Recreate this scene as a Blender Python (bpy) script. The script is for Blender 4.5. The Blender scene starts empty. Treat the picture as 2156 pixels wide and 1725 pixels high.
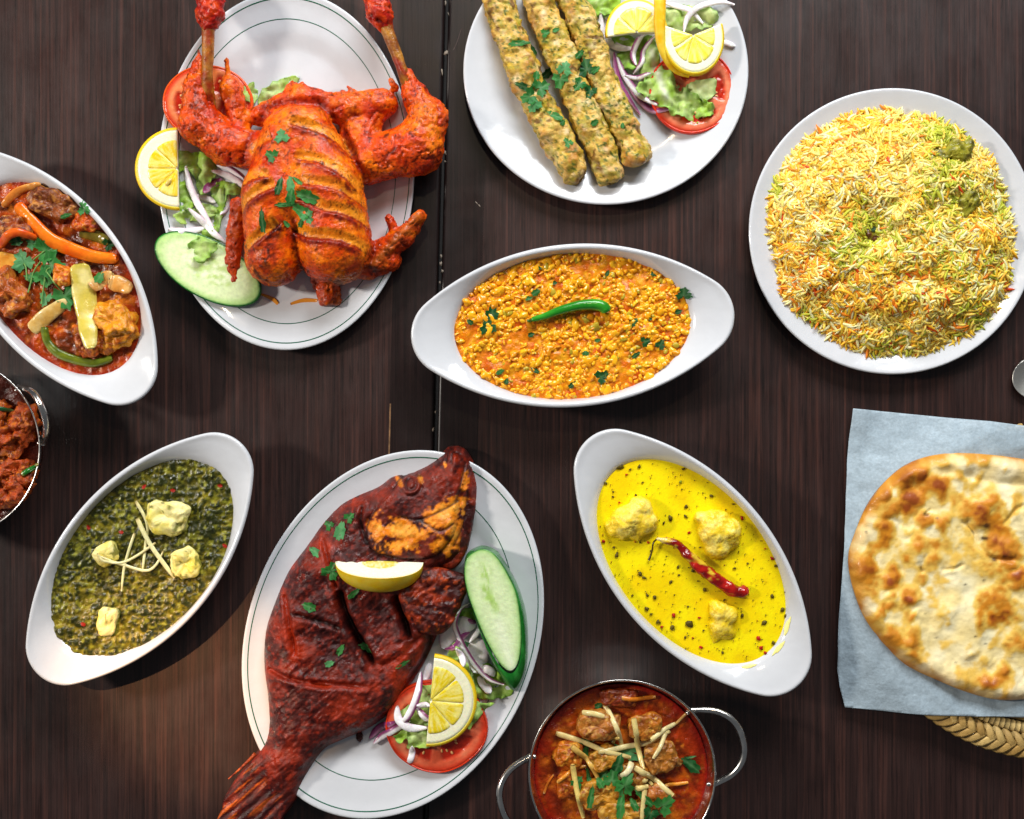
import bpy, math, random
import numpy as np
from mathutils import Vector
from mathutils.bvhtree import BVHTree

# ------------------------------------------------------------------ camera, world, lamps, exposure
S = 0.0004            # metres per layout unit
HU = 2875.0           # camera height over the table, in layout units
CX, CY = 1078.0, 862.5
sc = bpy.context.scene
COL = sc.collection
cam_d = bpy.data.cameras.new('camera')
cam = bpy.data.objects.new('camera', cam_d)
COL.objects.link(cam)
cam.location = (0, 0, HU * S)
cam_d.sensor_fit = 'HORIZONTAL'
cam_d.sensor_width = 36
cam_d.lens = 18.0 / (CX / HU)
cam_d.clip_start = 0.05
cam_d.clip_end = 60
sc.camera = cam

world = bpy.data.worlds.new('World')
sc.world = world
world.use_nodes = True
bg = world.node_tree.nodes['Background']
bg.inputs[0].default_value = (0.86, 0.92, 1.0, 1)
bg.inputs[1].default_value = 0.10


def lamp(name, kind, loc, target, energy, color, size=None, size_y=None, spot=None, blend=0.5):
    d = bpy.data.lights.new(name, kind)
    d.energy = energy
    d.color = color
    if kind == 'AREA':
        d.shape = 'RECTANGLE'
        d.size = size
        d.size_y = size_y or size
    if kind == 'SPOT':
        d.spot_size = math.radians(spot)
        d.spot_blend = blend
        d.shadow_soft_size = size
    o = bpy.data.objects.new(name, d)
    COL.objects.link(o)
    o.location = loc
    o.rotation_euler = (Vector(target) - Vector(loc)).to_track_quat('-Z', 'Y').to_euler()
    return o


lamp('window_light', 'AREA', (0.36, 1.58, 1.14), (0.0, 0.0, 0.0), 45, (0.94, 0.98, 1.0), 1.35, 0.65)
lamp('side_window_light', 'AREA', (-2.0, 0.35, 1.35), (0.0, 0.0, 0.0), 32, (1.0, 0.93, 0.84), 0.22, 0.22)
lamp('sunbeam_lamp', 'SPOT', (-1.25, 0.43, 2.2), (-0.262, -0.235, 0.0), 300, (1.0, 0.56, 0.26), 0.02, spot=5.2, blend=0.9)
lamp('ceiling_lamp', 'AREA', (0.0, 1.05, 2.1), (0, 0, 0), 3.0, (1.0, 0.8, 0.55), 0.09, 0.09)
sc.view_settings.view_transform = 'Standard'
sc.view_settings.look = 'None'
sc.view_settings.exposure = 0.25
sc.view_settings.gamma = 1.0

rng = np.random.default_rng(11)
rnd = random.Random(4)


# ------------------------------------------------------------------ helpers
def C(h):
    h = h.lstrip('#')
    v = np.array([int(h[i:i + 2], 16) / 255 for i in (0, 2, 4)])
    return np.where(v <= .04045, v / 12.92, ((v + .055) / 1.055) ** 2.4)


def cv(ox, oy, k):
    def f(pts):
        a = np.asarray(pts, float).reshape(-1, 2)
        return np.stack([ox + k * a[:, 0] - CX, CY - (oy + k * a[:, 1])], 1)
    f.k = k
    return f


ZD0 = cv(0, 0, 1)                      # plain layout units
Z1 = cv(269.5, 0, .4338)
Z1B = cv(479.1, 239.6, .2430)
Z4 = cv(269.5, 269.5, .2170)
Z2 = cv(958.2, 0, .2986)
Z2B = cv(1227.7, 0, .17357)
ZR = cv(1557, 164.7, .3731)
ZC = cv(0, 299.4, .3298)
ZD = cv(845.9, 486.6, .3333)
ZP = cv(0, 763.6, .4079)
ZF = cv(434, 913.3, .4703)
ZF2 = cv(763.6, 1122.9, .3037)
ZK = cv(1182.8, 883.3, .3471)
ZB = cv(1033.1, 1407.4, .2708)
ZN = cv(1721.8, 748.6, .5661)
ZL = cv(0, 771, .1995)


def hsh(ix, iy, iz, s):
    n = (ix * 374761393 + iy * 668265263 + iz * 1274126177 + s * 974634777) & 0xffffffff
    n = ((n ^ (n >> 13)) * 1274126177) & 0xffffffff
    return ((n ^ (n >> 16)) & 0xffff) / 65535.0


def vnoise(P, s=0):
    f = np.floor(P)
    i = f.astype(np.int64)
    u = P - f
    u = u * u * (3 - 2 * u)
    r = 0
    for dx in (0, 1):
        wx = u[:, 0] if dx else 1 - u[:, 0]
        for dy in (0, 1):
            wy = u[:, 1] if dy else 1 - u[:, 1]
            for dz in (0, 1):
                wz = u[:, 2] if dz else 1 - u[:, 2]
                r = r + wx * wy * wz * hsh(i[:, 0] + dx, i[:, 1] + dy, i[:, 2] + dz, s)
    return r * 2 - 1


def fbm(P, size, octv=3, s=0):
    P = np.asarray(P, float)
    if P.shape[1] == 2:
        P = np.c_[P, np.zeros(len(P))]
    Q = P / size
    t, a, tot = 0, 1.0, 0
    for o in range(octv):
        t = t + a * vnoise(Q + 17.3 * o, s + o)
        tot += a
        a *= .5
        Q = Q * 2.03
    return t / tot * 1.6


def sst(e0, e1, x):
    t = np.clip((x - e0) / (e1 - e0), 0, 1)
    return t * t * (3 - 2 * t)


def mx(a, b, w):
    w = np.asarray(w, float)[:, None]
    return a * (1 - w) + b * w


def spl(pts, n, closed=False):
    p = np.asarray(pts, float)
    m = len(p)
    if m == 2 and not closed:
        t = np.linspace(0, 1, n)[:, None]
        return p[0] * (1 - t) + p[1] * t
    t = np.linspace(0, m if closed else m - 1, n, endpoint=not closed)
    i = np.floor(t).astype(int)
    if not closed:
        i = np.minimum(i, m - 2)
    u = (t - i)[:, None]

    def g(j):
        return p[j % m] if closed else p[np.clip(j, 0, m - 1)]
    a, b, c, d = g(i - 1), g(i), g(i + 1), g(i + 2)
    return .5 * (2 * b + (c - a) * u + (2 * a - 5 * b + 4 * c - d) * u * u + (3 * b - a - 3 * c + d) * u ** 3)


def ell(cx, cy, a, b, rot=0, n=96):
    t = np.linspace(0, 2 * np.pi, n, endpoint=False)
    r = math.radians(rot)
    x, y = a * np.cos(t), b * np.sin(t)
    return np.stack([cx + x * math.cos(r) - y * math.sin(r), cy + x * math.sin(r) + y * math.cos(r)], 1)


def inside(poly, X, Y):
    r = np.zeros(X.shape, bool)
    n = len(poly)
    for i in range(n):
        x0, y0 = poly[i]
        x1, y1 = poly[(i + 1) % n]
        if y0 == y1:
            continue
        c = ((y0 > Y) != (y1 > Y)) & (X < (x1 - x0) * (Y - y0) / (y1 - y0) + x0)
        r ^= c
    return r


def pdist(poly, X, Y, closed=True):
    """distance, nearest point, index along a polyline, side sign"""
    best = np.full(X.shape, 1e9)
    nx = np.zeros(X.shape)
    ny = np.zeros(X.shape)
    sg = np.zeros(X.shape)
    tt = np.zeros(X.shape)
    n = len(poly)
    for i in range(n if closed else n - 1):
        a = poly[i]
        b = poly[(i + 1) % n]
        d = b - a
        L = d @ d + 1e-9
        t = np.clip(((X - a[0]) * d[0] + (Y - a[1]) * d[1]) / L, 0, 1)
        px, py = a[0] + t * d[0], a[1] + t * d[1]
        ds = (X - px) ** 2 + (Y - py) ** 2
        m = ds < best
        best = np.where(m, ds, best)
        nx = np.where(m, px, nx)
        ny = np.where(m, py, ny)
        sg = np.where(m, np.sign(d[0] * (Y - a[1]) - d[1] * (X - a[0])), sg)
        tt = np.where(m, (i + t) / max(1, n - 1), tt)
    return np.sqrt(best), nx, ny, sg, tt


def pillow(poly, step, top, bot=None, thick=None):
    """solid over a 2-D outline: top(x, y, d) gives heights, d = distance to the outline"""
    poly = np.asarray(poly, float)
    lo = poly.min(0) - step
    hi = poly.max(0) + step
    xs = np.arange(lo[0], hi[0] + step, step)
    ys = np.arange(lo[1], hi[1] + step, step)
    X, Y = np.meshgrid(xs, ys, indexing='ij')
    I = inside(poly, X, Y)
    cell = I[:-1, :-1] | I[1:, :-1] | I[:-1, 1:] | I[1:, 1:]
    use = np.zeros(I.shape, bool)
    for a in (0, 1):
        for b in (0, 1):
            use[a:a + cell.shape[0], b:b + cell.shape[1]] |= cell
    idx = -np.ones(I.shape, int)
    idx[use] = np.arange(use.sum())
    x, y, ins = X[use], Y[use], I[use]
    d, nx, ny, _, _ = pdist(poly, x, y)
    x = np.where(ins, x, nx)
    y = np.where(ins, y, ny)
    d = np.where(ins, d, 0)
    z = top(x, y, d)
    ci, cj = np.nonzero(cell)
    F = np.stack([idx[ci, cj], idx[ci + 1, cj], idx[ci + 1, cj + 1], idx[ci, cj + 1]], 1)
    n = len(x)
    V = np.stack([x, y, z], 1)
    if thick is not None:
        zb = z - thick
    else:
        zb = np.full(n, bot) if np.isscalar(bot) else bot(x, y, d)
    zb = np.minimum(zb, z - .05)
    E = np.concatenate([F[:, [0, 1]], F[:, [1, 2]], F[:, [2, 3]], F[:, [3, 0]]])
    key = np.sort(E, 1)
    _, first, cnt = np.unique(key, axis=0, return_index=True, return_counts=True)
    B = E[first[cnt == 1]]
    side = np.stack([B[:, 1], B[:, 0], B[:, 0] + n, B[:, 1] + n], 1)
    V = np.concatenate([V, np.stack([x, y, zb], 1)])
    F = np.concatenate([F, F[:, ::-1] + n, side])
    D = np.concatenate([d, d])
    return V, F, D


def grid_faces(nu, nv, cu=False, cvv=False):
    i = np.arange(nu if cu else nu - 1)
    j = np.arange(nv if cvv else nv - 1)
    I, J = np.meshgrid(i, j, indexing='ij')
    I, J = I.ravel(), J.ravel()
    I2, J2 = (I + 1) % nu, (J + 1) % nv
    return np.stack([I * nv + J, I2 * nv + J, I2 * nv + J2, I * nv + J2], 1)


def tube(path, ra, rb=None, seg=10, tilt=0, caps=True, closed=False):
    """tube round a 3-D path; ra = half width across, rb = half height"""
    p = np.asarray(path, float)
    n = len(p)
    ra = np.broadcast_to(np.asarray(ra, float), (n,))
    rb = ra if rb is None else np.broadcast_to(np.asarray(rb, float), (n,))
    if closed:
        t = np.roll(p, -1, 0) - np.roll(p, 1, 0)
    else:
        t = np.gradient(p, axis=0)
    t /= np.linalg.norm(t, axis=1)[:, None] + 1e-9
    side = np.stack([-t[:, 1], t[:, 0], np.zeros(n)], 1)
    l = np.linalg.norm(side, axis=1)
    for i in range(n):
        if l[i] < .05:
            side[i] = side[i - 1] if i else np.array([1., 0, 0])
    side /= np.linalg.norm(side, axis=1)[:, None] + 1e-9
    up = np.cross(t, side)
    tl = np.broadcast_to(np.radians(tilt), (n,))
    a = np.linspace(0, 2 * np.pi, seg, endpoint=False)
    ca, sa = np.cos(a), np.sin(a)
    s2 = side * np.cos(tl)[:, None] + up * np.sin(tl)[:, None]
    u2 = -side * np.sin(tl)[:, None] + up * np.cos(tl)[:, None]
    V = p[:, None] + s2[:, None] * (ra[:, None] * ca)[..., None] + u2[:, None] * (rb[:, None] * sa)[..., None]
    V = V.reshape(-1, 3)
    F = grid_faces(n, seg, closed, True)
    F = F[:, ::-1]
    if caps and not closed:
        V = np.concatenate([V, p[:1], p[-1:]])
        k = np.arange(seg)
        k2 = (k + 1) % seg
        m = n * seg
        e = (n - 1) * seg
        c0 = np.stack([np.full(seg, m), k2, k, k], 1)[:, :3]
        c1 = np.stack([np.full(seg, m + 1), e + k, e + k2], 1)
        F = [F, c0[:, ::-1], c1[:, ::-1]]
    return V, F


def blob(cx, cy, cz, rx, ry, rz, ang=0, e=1.0, amp=.2, size=20, s=0, nu=30, nv=44):
    th = np.linspace(0, np.pi, nu)
    ph = np.linspace(0, 2 * np.pi, nv, endpoint=False)
    T, P = np.meshgrid(th, ph, indexing='ij')

    def pw(v):
        return np.sign(v) * np.abs(v) ** e
    st = pw(np.sin(T))
    U = np.stack([st * pw(np.cos(P)), st * pw(np.sin(P)), pw(np.cos(T))], -1).reshape(-1, 3)
    V = U * np.array([rx, ry, rz])
    N = U / (np.linalg.norm(U, axis=1)[:, None] + 1e-9)
    V = V + N * (fbm(V + s * 31.7, size, 4, s) * amp * min(rx, ry))[:, None]
    a = math.radians(ang)
    V = np.stack([V[:, 0] * math.cos(a) - V[:, 1] * math.sin(a) + cx,
                  V[:, 0] * math.sin(a) + V[:, 1] * math.cos(a) + cy, V[:, 2] + cz], 1)
    return V, grid_faces(nu, nv, False, True)[:, ::1]


def vnorm(V, F):
    N = np.zeros_like(V)
    a, b, c = V[F[:, 0]], V[F[:, 1]], V[F[:, 2]]
    fn = np.cross(b - a, c - a)
    for k in range(F.shape[1]):
        np.add.at(N, F[:, k], fn)
    return N / (np.linalg.norm(N, axis=1)[:, None] + 1e-9)


def snets(fun, lo, hi, h):
    """naive surface nets: closed quad mesh of fun < 0"""
    lo = np.asarray(lo, float)
    n = np.ceil((np.asarray(hi) - lo) / h).astype(int) + 1
    ax = [lo[i] + h * np.arange(n[i]) for i in range(3)]
    v = fun(ax).astype(np.float32)
    v[0], v[-1], v[:, 0], v[:, -1], v[:, :, 0], v[:, :, -1] = 1, 1, 1, 1, 1, 1
    sgn = v < 0
    cs = [(a, b, c) for a in (0, 1) for b in (0, 1) for c in (0, 1)]
    m = n - 1

    def cut(arr, o):
        return arr[o[0]:o[0] + m[0], o[1]:o[1] + m[1], o[2]:o[2] + m[2]]
    cnt = sum(cut(sgn, o).astype(np.int8) for o in cs)
    act = (cnt > 0) & (cnt < 8)
    ii = np.argwhere(act)
    idx = -np.ones(act.shape, np.int64)
    idx[act] = np.arange(len(ii))
    vals = {o: cut(v, o)[act] for o in cs}
    acc = np.zeros((len(ii), 3))
    num = np.zeros(len(ii))
    for a in cs:
        for d in range(3):
            if a[d] == 0:
                b = tuple(1 if k == d else a[k] for k in range(3))
                va, vb = vals[a], vals[b]
                x = (va < 0) != (vb < 0)
                t = np.where(x, va / np.where(x, va - vb, 1), 0)
                pos = np.tile(np.array(a, float), (len(ii), 1))
                pos[:, d] += t
                acc += pos * x[:, None]
                num += x
    V = lo + h * (ii + acc / num[:, None])
    Fs = []
    for d in range(3):
        e, f = (d + 1) % 3, (d + 2) % 3
        s0 = [slice(0, None)] * 3
        sa = np.take(sgn, np.arange(0, n[d] - 1), d)
        sb = np.take(sgn, np.arange(1, n[d]), d)
        x = np.argwhere(sa != sb)
        x = x[(x[:, e] > 0) & (x[:, f] > 0) & (x[:, e] < m[e]) & (x[:, f] < m[f])]
        flip = sa[x[:, 0], x[:, 1], x[:, 2]]

        def cell(de, df):
            q = x.copy()
            q[:, e] += de
            q[:, f] += df
            return idx[q[:, 0], q[:, 1], q[:, 2]]
        q = np.stack([cell(-1, -1), cell(0, -1), cell(0, 0), cell(-1, 0)], 1)
        q = np.where(flip[:, None], q, q[:, ::-1])
        Fs.append(q)
    return V, np.concatenate(Fs)


def capsules(prims, k):
    """signed distance of a smooth union of tapered capsules (a, b, ra, rb, flatten)"""
    def fun(ax):
        v = np.full([len(a) for a in ax], 50.0, np.float32)
        for a, b, ra, rb, zs in prims:
            a = np.array(a, np.float32)
            b = np.array(b, np.float32)
            r = max(ra, rb) * 1.0 + 2 * k + 6
            sl = []
            for i in range(3):
                l, h_ = min(a[i], b[i]) - r, max(a[i], b[i]) + r
                i0, i1 = np.searchsorted(ax[i], [l, h_])
                sl.append(slice(i0, i1))
            X = ax[0][sl[0]][:, None, None].astype(np.float32) - a[0]
            Y = ax[1][sl[1]][None, :, None].astype(np.float32) - a[1]
            Z = (ax[2][sl[2]][None, None, :].astype(np.float32) - a[2]) / zs
            d = b - a
            d[2] /= zs
            L = float(d @ d) + 1e-6
            t = np.clip((X * d[0] + Y * d[1] + Z * d[2]) / L, 0, 1)
            q = np.sqrt((X - t * d[0]) ** 2 + (Y - t * d[1]) ** 2 + (Z - t * d[2]) ** 2) - (ra + (rb - ra) * t)
            o = v[tuple(sl)]
            h = np.clip(.5 + .5 * (q - o) / k, 0, 1)
            v[tuple(sl)] = q + (o - q) * h - k * h * (1 - h)
        return v
    return fun


# ------------------------------------------------------------------ objects
WL = {}
BVH = []


def wloc(x, y, z):
    """internal layout point (x right, y up) seen at height z -> metres"""
    f = (1 - z / HU) * S
    return np.array([x * f, y * f, z * S])


def put(o, label, cat, group=None):
    o['label'] = label
    o['category'] = cat
    if group:
        o['group'] = group
    return o


def thing(name, label, cat, x, y, z, group=None):
    o = bpy.data.objects.new(name, None)
    o.empty_display_size = .01
    COL.objects.link(o)
    w = wloc(x, y, z)
    o.location = w
    WL[o.name] = w
    return put(o, label, cat, group)


def rawmesh(name, W, F, mat, cols=None, smooth=True):
    me = bpy.data.meshes.new(name)
    Fl = F if isinstance(F, list) else [F]
    me.vertices.add(len(W))
    me.vertices.foreach_set('co', np.ascontiguousarray(W, np.float32).ravel())
    loops = np.concatenate([np.asarray(f).ravel() for f in Fl]).astype(np.int32)
    tot = np.concatenate([np.full(len(f), np.asarray(f).shape[1]) for f in Fl]).astype(np.int32)
    start = np.concatenate([[0], np.cumsum(tot)[:-1]]).astype(np.int32)
    me.loops.add(len(loops))
    me.loops.foreach_set('vertex_index', loops)
    me.polygons.add(len(tot))
    me.polygons.foreach_set('loop_start', start)
    me.polygons.foreach_set('loop_total', tot)
    me.polygons.foreach_set('use_smooth', np.full(len(tot), smooth))
    me.update(calc_edges=True)
    me.validate()
    if cols is not None:
        at = me.color_attributes.new('Col', 'FLOAT_COLOR', 'POINT')
        c = np.ones((len(W), 4), np.float32)
        c[:, :3] = np.clip(cols, 0, 1)
        at.data.foreach_set('color', c.ravel())
    if mat:
        me.materials.append(mat)
    return me


def mesh(name, V, F, mat, parent=None, zr=0, cols=None, smooth=True, reg=False):
    V = np.asarray(V, float)
    f = (1 - zr / HU) * S
    W = np.stack([V[:, 0] * f, V[:, 1] * f, V[:, 2] * S], 1)
    if parent is None:
        loc = np.array([W[:, 0].mean(), W[:, 1].mean(), W[:, 2].min()])
    else:
        loc = WL[parent.name]
    me = rawmesh(name, W - loc, F, mat, cols, smooth)
    o = bpy.data.objects.new(name, me)
    COL.objects.link(o)
    if parent is None:
        o.location = loc
    else:
        o.parent = parent
    WL[o.name] = loc
    if reg:
        fl = []
        for a in (F if isinstance(F, list) else [F]):
            fl += np.asarray(a).tolist()
        BVH.append((BVHTree.FromPolygons([Vector(w) for w in W.tolist()], fl), W.min(0), W.max(0)))
    return o


def surf(x, y, default=20.):
    """height (units) of whatever is seen at layout point x, y"""
    d = Vector((x * S, y * S, -HU * S)).normalized()
    o = Vector((0, 0, HU * S))
    best = None
    for b, lo, hi in BVH:
        if not (lo[0] - .02 < x * S < hi[0] + .03 * 1 and lo[1] - .02 < y * S < hi[1] + .03) and not \
           (lo[0] - .03 < x * S * .95 < hi[0] + .02 and lo[1] - .03 < y * S * .95 < hi[1] + .02):
            continue
        h = b.ray_cast(o, d)
        if h[0] is not None and (best is None or h[3] < best[1]):
            best = (h[0], h[3])
    return best[0].z / S if best else default


# ------------------------------------------------------------------ materials
def M(name, base='#808080', attr=False, ramp=None, rough=.4, bump=(), vary=None, metal=0, sss=0, coat=0, spec=.32,
      stretch=(1, 1, 1), rot=0, alpha=None, trans=0, rvary=None, aniso=0):
    m = bpy.data.materials.new(name)
    m.use_nodes = True
    nt = m.node_tree
    N, L = nt.nodes, nt.links
    b = N['Principled BSDF']
    tc = N.new('ShaderNodeTexCoord')
    mp = N.new('ShaderNodeMapping')
    mp.inputs['Scale'].default_value = stretch
    mp.inputs['Rotation'].default_value = (0, 0, math.radians(rot))
    L.new(tc.outputs['Object'], mp.inputs['Vector'])

    def noise(scale, detail=4, rgh=.55, dist=0):
        n = N.new('ShaderNodeTexNoise')
        n.inputs['Scale'].default_value = scale
        n.inputs['Detail'].default_value = detail
        n.inputs['Roughness'].default_value = rgh
        n.inputs['Distortion'].default_value = dist
        L.new(mp.outputs['Vector'], n.inputs['Vector'])
        return n
    col = None
    if attr:
        a = N.new('ShaderNodeAttribute')
        a.attribute_name = 'Col'
        col = a.outputs['Color']
    elif ramp:
        n = noise(ramp[0], ramp[1])
        r = N.new('ShaderNodeValToRGB')
        e = r.color_ramp.elements
        for i, (p, h) in enumerate(ramp[2]):
            el = e[i] if i < 2 else e.new(p)
            el.position = p
            el.color = (*C(h), 1)
        L.new(n.outputs['Fac'], r.inputs['Fac'])
        col = r.outputs['Color']
    else:
        b.inputs['Base Color'].default_value = (*C(base), 1)
    if vary and col is None:
        rgb = N.new('ShaderNodeRGB')
        rgb.outputs[0].default_value = (*C(base), 1)
        col = rgb.outputs[0]
    for vr in ([vary] if vary and not isinstance(vary, list) else vary or []):
        n = noise(vr[0], 5, .6)
        mr = N.new('ShaderNodeMapRange')
        mr.inputs['From Min'].default_value = .3
        mr.inputs['From Max'].default_value = .7
        mr.inputs['To Min'].default_value = 1 - vr[1]
        mr.inputs['To Max'].default_value = 1 + vr[1]
        L.new(n.outputs['Fac'], mr.inputs['Value'])
        x = N.new('ShaderNodeVectorMath')
        x.operation = 'SCALE'
        L.new(col, x.inputs[0])
        L.new(mr.outputs['Result'], x.inputs['Scale'])
        col = x.outputs['Vector']
    if col is not None:
        L.new(col, b.inputs['Base Color'])
    b.inputs['Roughness'].default_value = rough
    b.inputs['Metallic'].default_value = metal
    b.inputs['Specular IOR Level'].default_value = spec
    if rvary:
        n = noise(rvary[0], 4)
        mr = N.new('ShaderNodeMapRange')
        mr.inputs['From Min'].default_value = .35
        mr.inputs['From Max'].default_value = .65
        mr.inputs['To Min'].default_value = rvary[1]
        mr.inputs['To Max'].default_value = rvary[2]
        L.new(n.outputs['Fac'], mr.inputs['Value'])
        L.new(mr.outputs['Result'], b.inputs['Roughness'])
    if sss:
        b.inputs['Subsurface Weight'].default_value = sss
        b.inputs['Subsurface Radius'].default_value = (1, .6, .3)
        b.inputs['Subsurface Scale'].default_value = .004
    if coat:
        b.inputs['Coat Weight'].default_value = coat
        b.inputs['Coat Roughness'].default_value = .12
    if trans:
        b.inputs['Transmission Weight'].default_value = trans
    prev = None
    for sc_, st in bump:
        n = noise(sc_, 3, .6)
        bp = N.new('ShaderNodeBump')
        bp.inputs['Strength'].default_value = st
        bp.inputs['Distance'].default_value = .6 / sc_
        L.new(n.outputs['Fac'], bp.inputs['Height'])
        if prev:
            L.new(prev.outputs['Normal'], bp.inputs['Normal'])
        prev = bp
    if prev:
        L.new(prev.outputs['Normal'], b.inputs['Normal'])
    if alpha is not None:
        tr = N.new('ShaderNodeBsdfTransparent')
        mxs = N.new('ShaderNodeMixShader')
        mxs.inputs[0].default_value = alpha
        L.new(tr.outputs[0], mxs.inputs[1])
        L.new(b.outputs[0], mxs.inputs[2])
        L.new(mxs.outputs[0], N['Material Output'].inputs['Surface'])
    return m


def leafmat(name, base=None, rough=.45, tr=.35):
    """thin leaf: principled mixed with a translucent lobe, colour from the mesh"""
    m = M(name, attr=True, rough=rough, bump=((700, .25),), vary=(300, .15))
    nt = m.node_tree
    t = nt.nodes.new('ShaderNodeBsdfTranslucent')
    a = nt.nodes.new('ShaderNodeAttribute')
    a.attribute_name = 'Col'
    nt.links.new(a.outputs['Color'], t.inputs['Color'])
    x = nt.nodes.new('ShaderNodeMixShader')
    x.inputs[0].default_value = tr
    nt.links.new(nt.nodes['Principled BSDF'].outputs[0], x.inputs[1])
    nt.links.new(t.outputs[0], x.inputs[2])
    nt.links.new(x.outputs[0], nt.nodes['Material Output'].inputs['Surface'])
    return m


MT = {}
MT['ceramic'] = M('white_glaze', '#cfd0d4', rough=.13, spec=.5, vary=[(9, .02), (160, .012)], coat=.3, bump=((14, .04), (60, .02)), rvary=(40, .09, .2))
MT['stripe'] = M('green_stripe_glaze', '#1c5a44', rough=.2)
MT['steel'] = M('brushed_steel', '#c9c6c2', rough=.2, metal=1, vary=(60, .08), rvary=(90, .14, .3))
MT['steel_old'] = M('stained_steel', '#a08f80', metal=1, rough=.3, vary=(40, .3), rvary=(70, .2, .42))
MT['meat'] = M('roast_meat', attr=True, rough=.36, rvary=(160, .2, .5), bump=((180, .35), (480, .35), (1300, .3)), vary=[(420, .2), (140, .12)], spec=.36)
MT['fried'] = M('fried_skin', attr=True, rough=.38, rvary=(120, .2, .6), bump=((160, .5), (420, .6), (1300, .5)), vary=[(500, .3), (150, .2)])
MT['kebab'] = M('grilled_mince', attr=True, rough=.36, rvary=(200, .22, .5), bump=((420, .6), (1200, .35)), vary=(600, .16))
MT['sauce'] = M('oily_sauce', attr=True, rough=.2, rvary=(200, .1, .4), bump=((300, .45), (900, .3)), vary=[(400, .2), (130, .16)], coat=.1)
MT['fish'] = M('fried_fish_skin', attr=True, rough=.42, rvary=(90, .22, .62), bump=((240, .35), (600, .4), (1400, .3)), vary=[(420, .25), (120, .18)])
MT['cream'] = M('smooth_yellow_sauce', attr=True, rough=.3, bump=((500, .12),), vary=(900, .06), sss=.1)
MT['wet'] = M('wet_vegetable', attr=True, rough=.2, bump=((260, .2),), vary=(260, .1), sss=.12, coat=.2)
MT['pulp'] = M('citrus_pulp', attr=True, rough=.16, bump=((700, .25),), vary=(500, .08), sss=.25, coat=.3)
MT['peel'] = M('citrus_peel', attr=True, rough=.34, bump=((900, .45),), vary=(200, .06), sss=.45)
MT['grain'] = M('rice_grain', attr=True, rough=.4, vary=(500, .06), sss=.35, spec=.25)
MT['lentil'] = M('wet_lentil', attr=True, rough=.2, vary=(500, .1), coat=.25)
MT['bread'] = M('baked_dough', attr=True, rough=.5, rvary=(60, .34, .65), bump=((200, .2), (800, .08)), vary=(200, .06), coat=.08)
MT['paneer'] = M('fresh_cheese', attr=True, rough=.34, bump=((500, .3),), vary=(400, .08), sss=.2)
MT['herb'] = leafmat('herb_leaf')
MT['lettuce'] = leafmat('lettuce_leaf', tr=.4, rough=.32)
MT['straw'] = M('palm_straw', attr=True, rough=.55, bump=((900, .4),), vary=(500, .15))
MT['floor'] = M('dark_floor', '#15110f', rough=.7, vary=(8, .2))

# ------------------------------------------------------------------ tables and floor
def veneer(name, light, dark, rough, lines):
    m = bpy.data.materials.new(name)
    m.use_nodes = True
    nt = m.node_tree
    N, L = nt.nodes, nt.links
    b = N['Principled BSDF']
    tc = N.new('ShaderNodeTexCoord')

    def ns(sx, sy, det, rg, off=0):
        mp = N.new('ShaderNodeMapping')
        mp.inputs['Scale'].default_value = (sx, sy, 1)
        mp.inputs['Rotation'].default_value = (0, 0, math.radians(1.45))
        mp.inputs['Location'].default_value = (off, off, 0)
        L.new(tc.outputs['Object'], mp.inputs['Vector'])
        n = N.new('ShaderNodeTexNoise')
        n.inputs['Scale'].default_value = 1
        n.inputs['Detail'].default_value = det
        n.inputs['Roughness'].default_value = rg
        L.new(mp.outputs['Vector'], n.inputs['Vector'])
        return n.outputs['Fac']

    def ramp(fac, stops):
        r = N.new('ShaderNodeValToRGB')
        e = r.color_ramp.elements
        for i, (p, c) in enumerate(stops):
            el = e[i] if i < 2 else e.new(p)
            el.position = p
            el.color = (*C(c), 1)
        L.new(fac, r.inputs['Fac'])
        return r.outputs['Color']

    def mix(a, c, f, mode='MIX'):
        x = N.new('ShaderNodeMix')
        x.data_type = 'RGBA'
        x.blend_type = mode
        if hasattr(f, 'default_value') or hasattr(f, 'links'):
            L.new(f, x.inputs['Factor'])
        else:
            x.inputs['Factor'].default_value = f
        L.new(a, x.inputs['A'])
        L.new(c, x.inputs['B'])
        return x.outputs['Result']
    base = ramp(ns(9, 2.2, 3, .5), [(.3, dark), (.7, light)])
    fine = ramp(ns(420, 5, 3, .7), [(.34, '#858585'), (.70, '#ffffff')])
    col = mix(base, fine, .85, 'MULTIPLY')
    if lines:
        red = ramp(ns(260, 4.5, 2, .6, 7), [(.52, '#000000'), (.68, '#3a2018')])
        col = mix(col, red, .65, 'ADD')
        blk = ramp(ns(330, 16, 3, .7, 3), [(.28, '#505050'), (.47, '#ffffff')])
        col = mix(col, blk, .75, 'MULTIPLY')
    L.new(col, b.inputs['Base Color'])
    rr = N.new('ShaderNodeMapRange')
    rr.inputs['From Min'].default_value = .3
    rr.inputs['From Max'].default_value = .7
    rr.inputs['To Min'].default_value = rough - .07
    rr.inputs['To Max'].default_value = rough + .09
    L.new(ns(30, 18, 6, .65, 2), rr.inputs['Value'])
    L.new(rr.outputs['Result'], b.inputs['Roughness'])
    bp = N.new('ShaderNodeBump')
    bp.inputs['Strength'].default_value = .22
    bp.inputs['Distance'].default_value = .0006
    L.new(ns(520, 14, 4, .7, 5), bp.inputs['Height'])
    L.new(bp.outputs['Normal'], b.inputs['Normal'])
    b.inputs['Specular IOR Level'].default_value = .42
    return m


MT['veneer'] = veneer('dark_wood_veneer', '#3d2723', '#2e1c19', .38, True)
MT['edging'] = veneer('dark_solid_edging', '#2a1a18', '#1e1211', .34, False)
MT['joint'] = M('bare_wood_joint', '#7d5c3e', rough=.6, vary=(120, .5))
MT['chip'] = M('bare_wood_chip', '#7d7165', rough=.7, vary=(900, .3))

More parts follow.
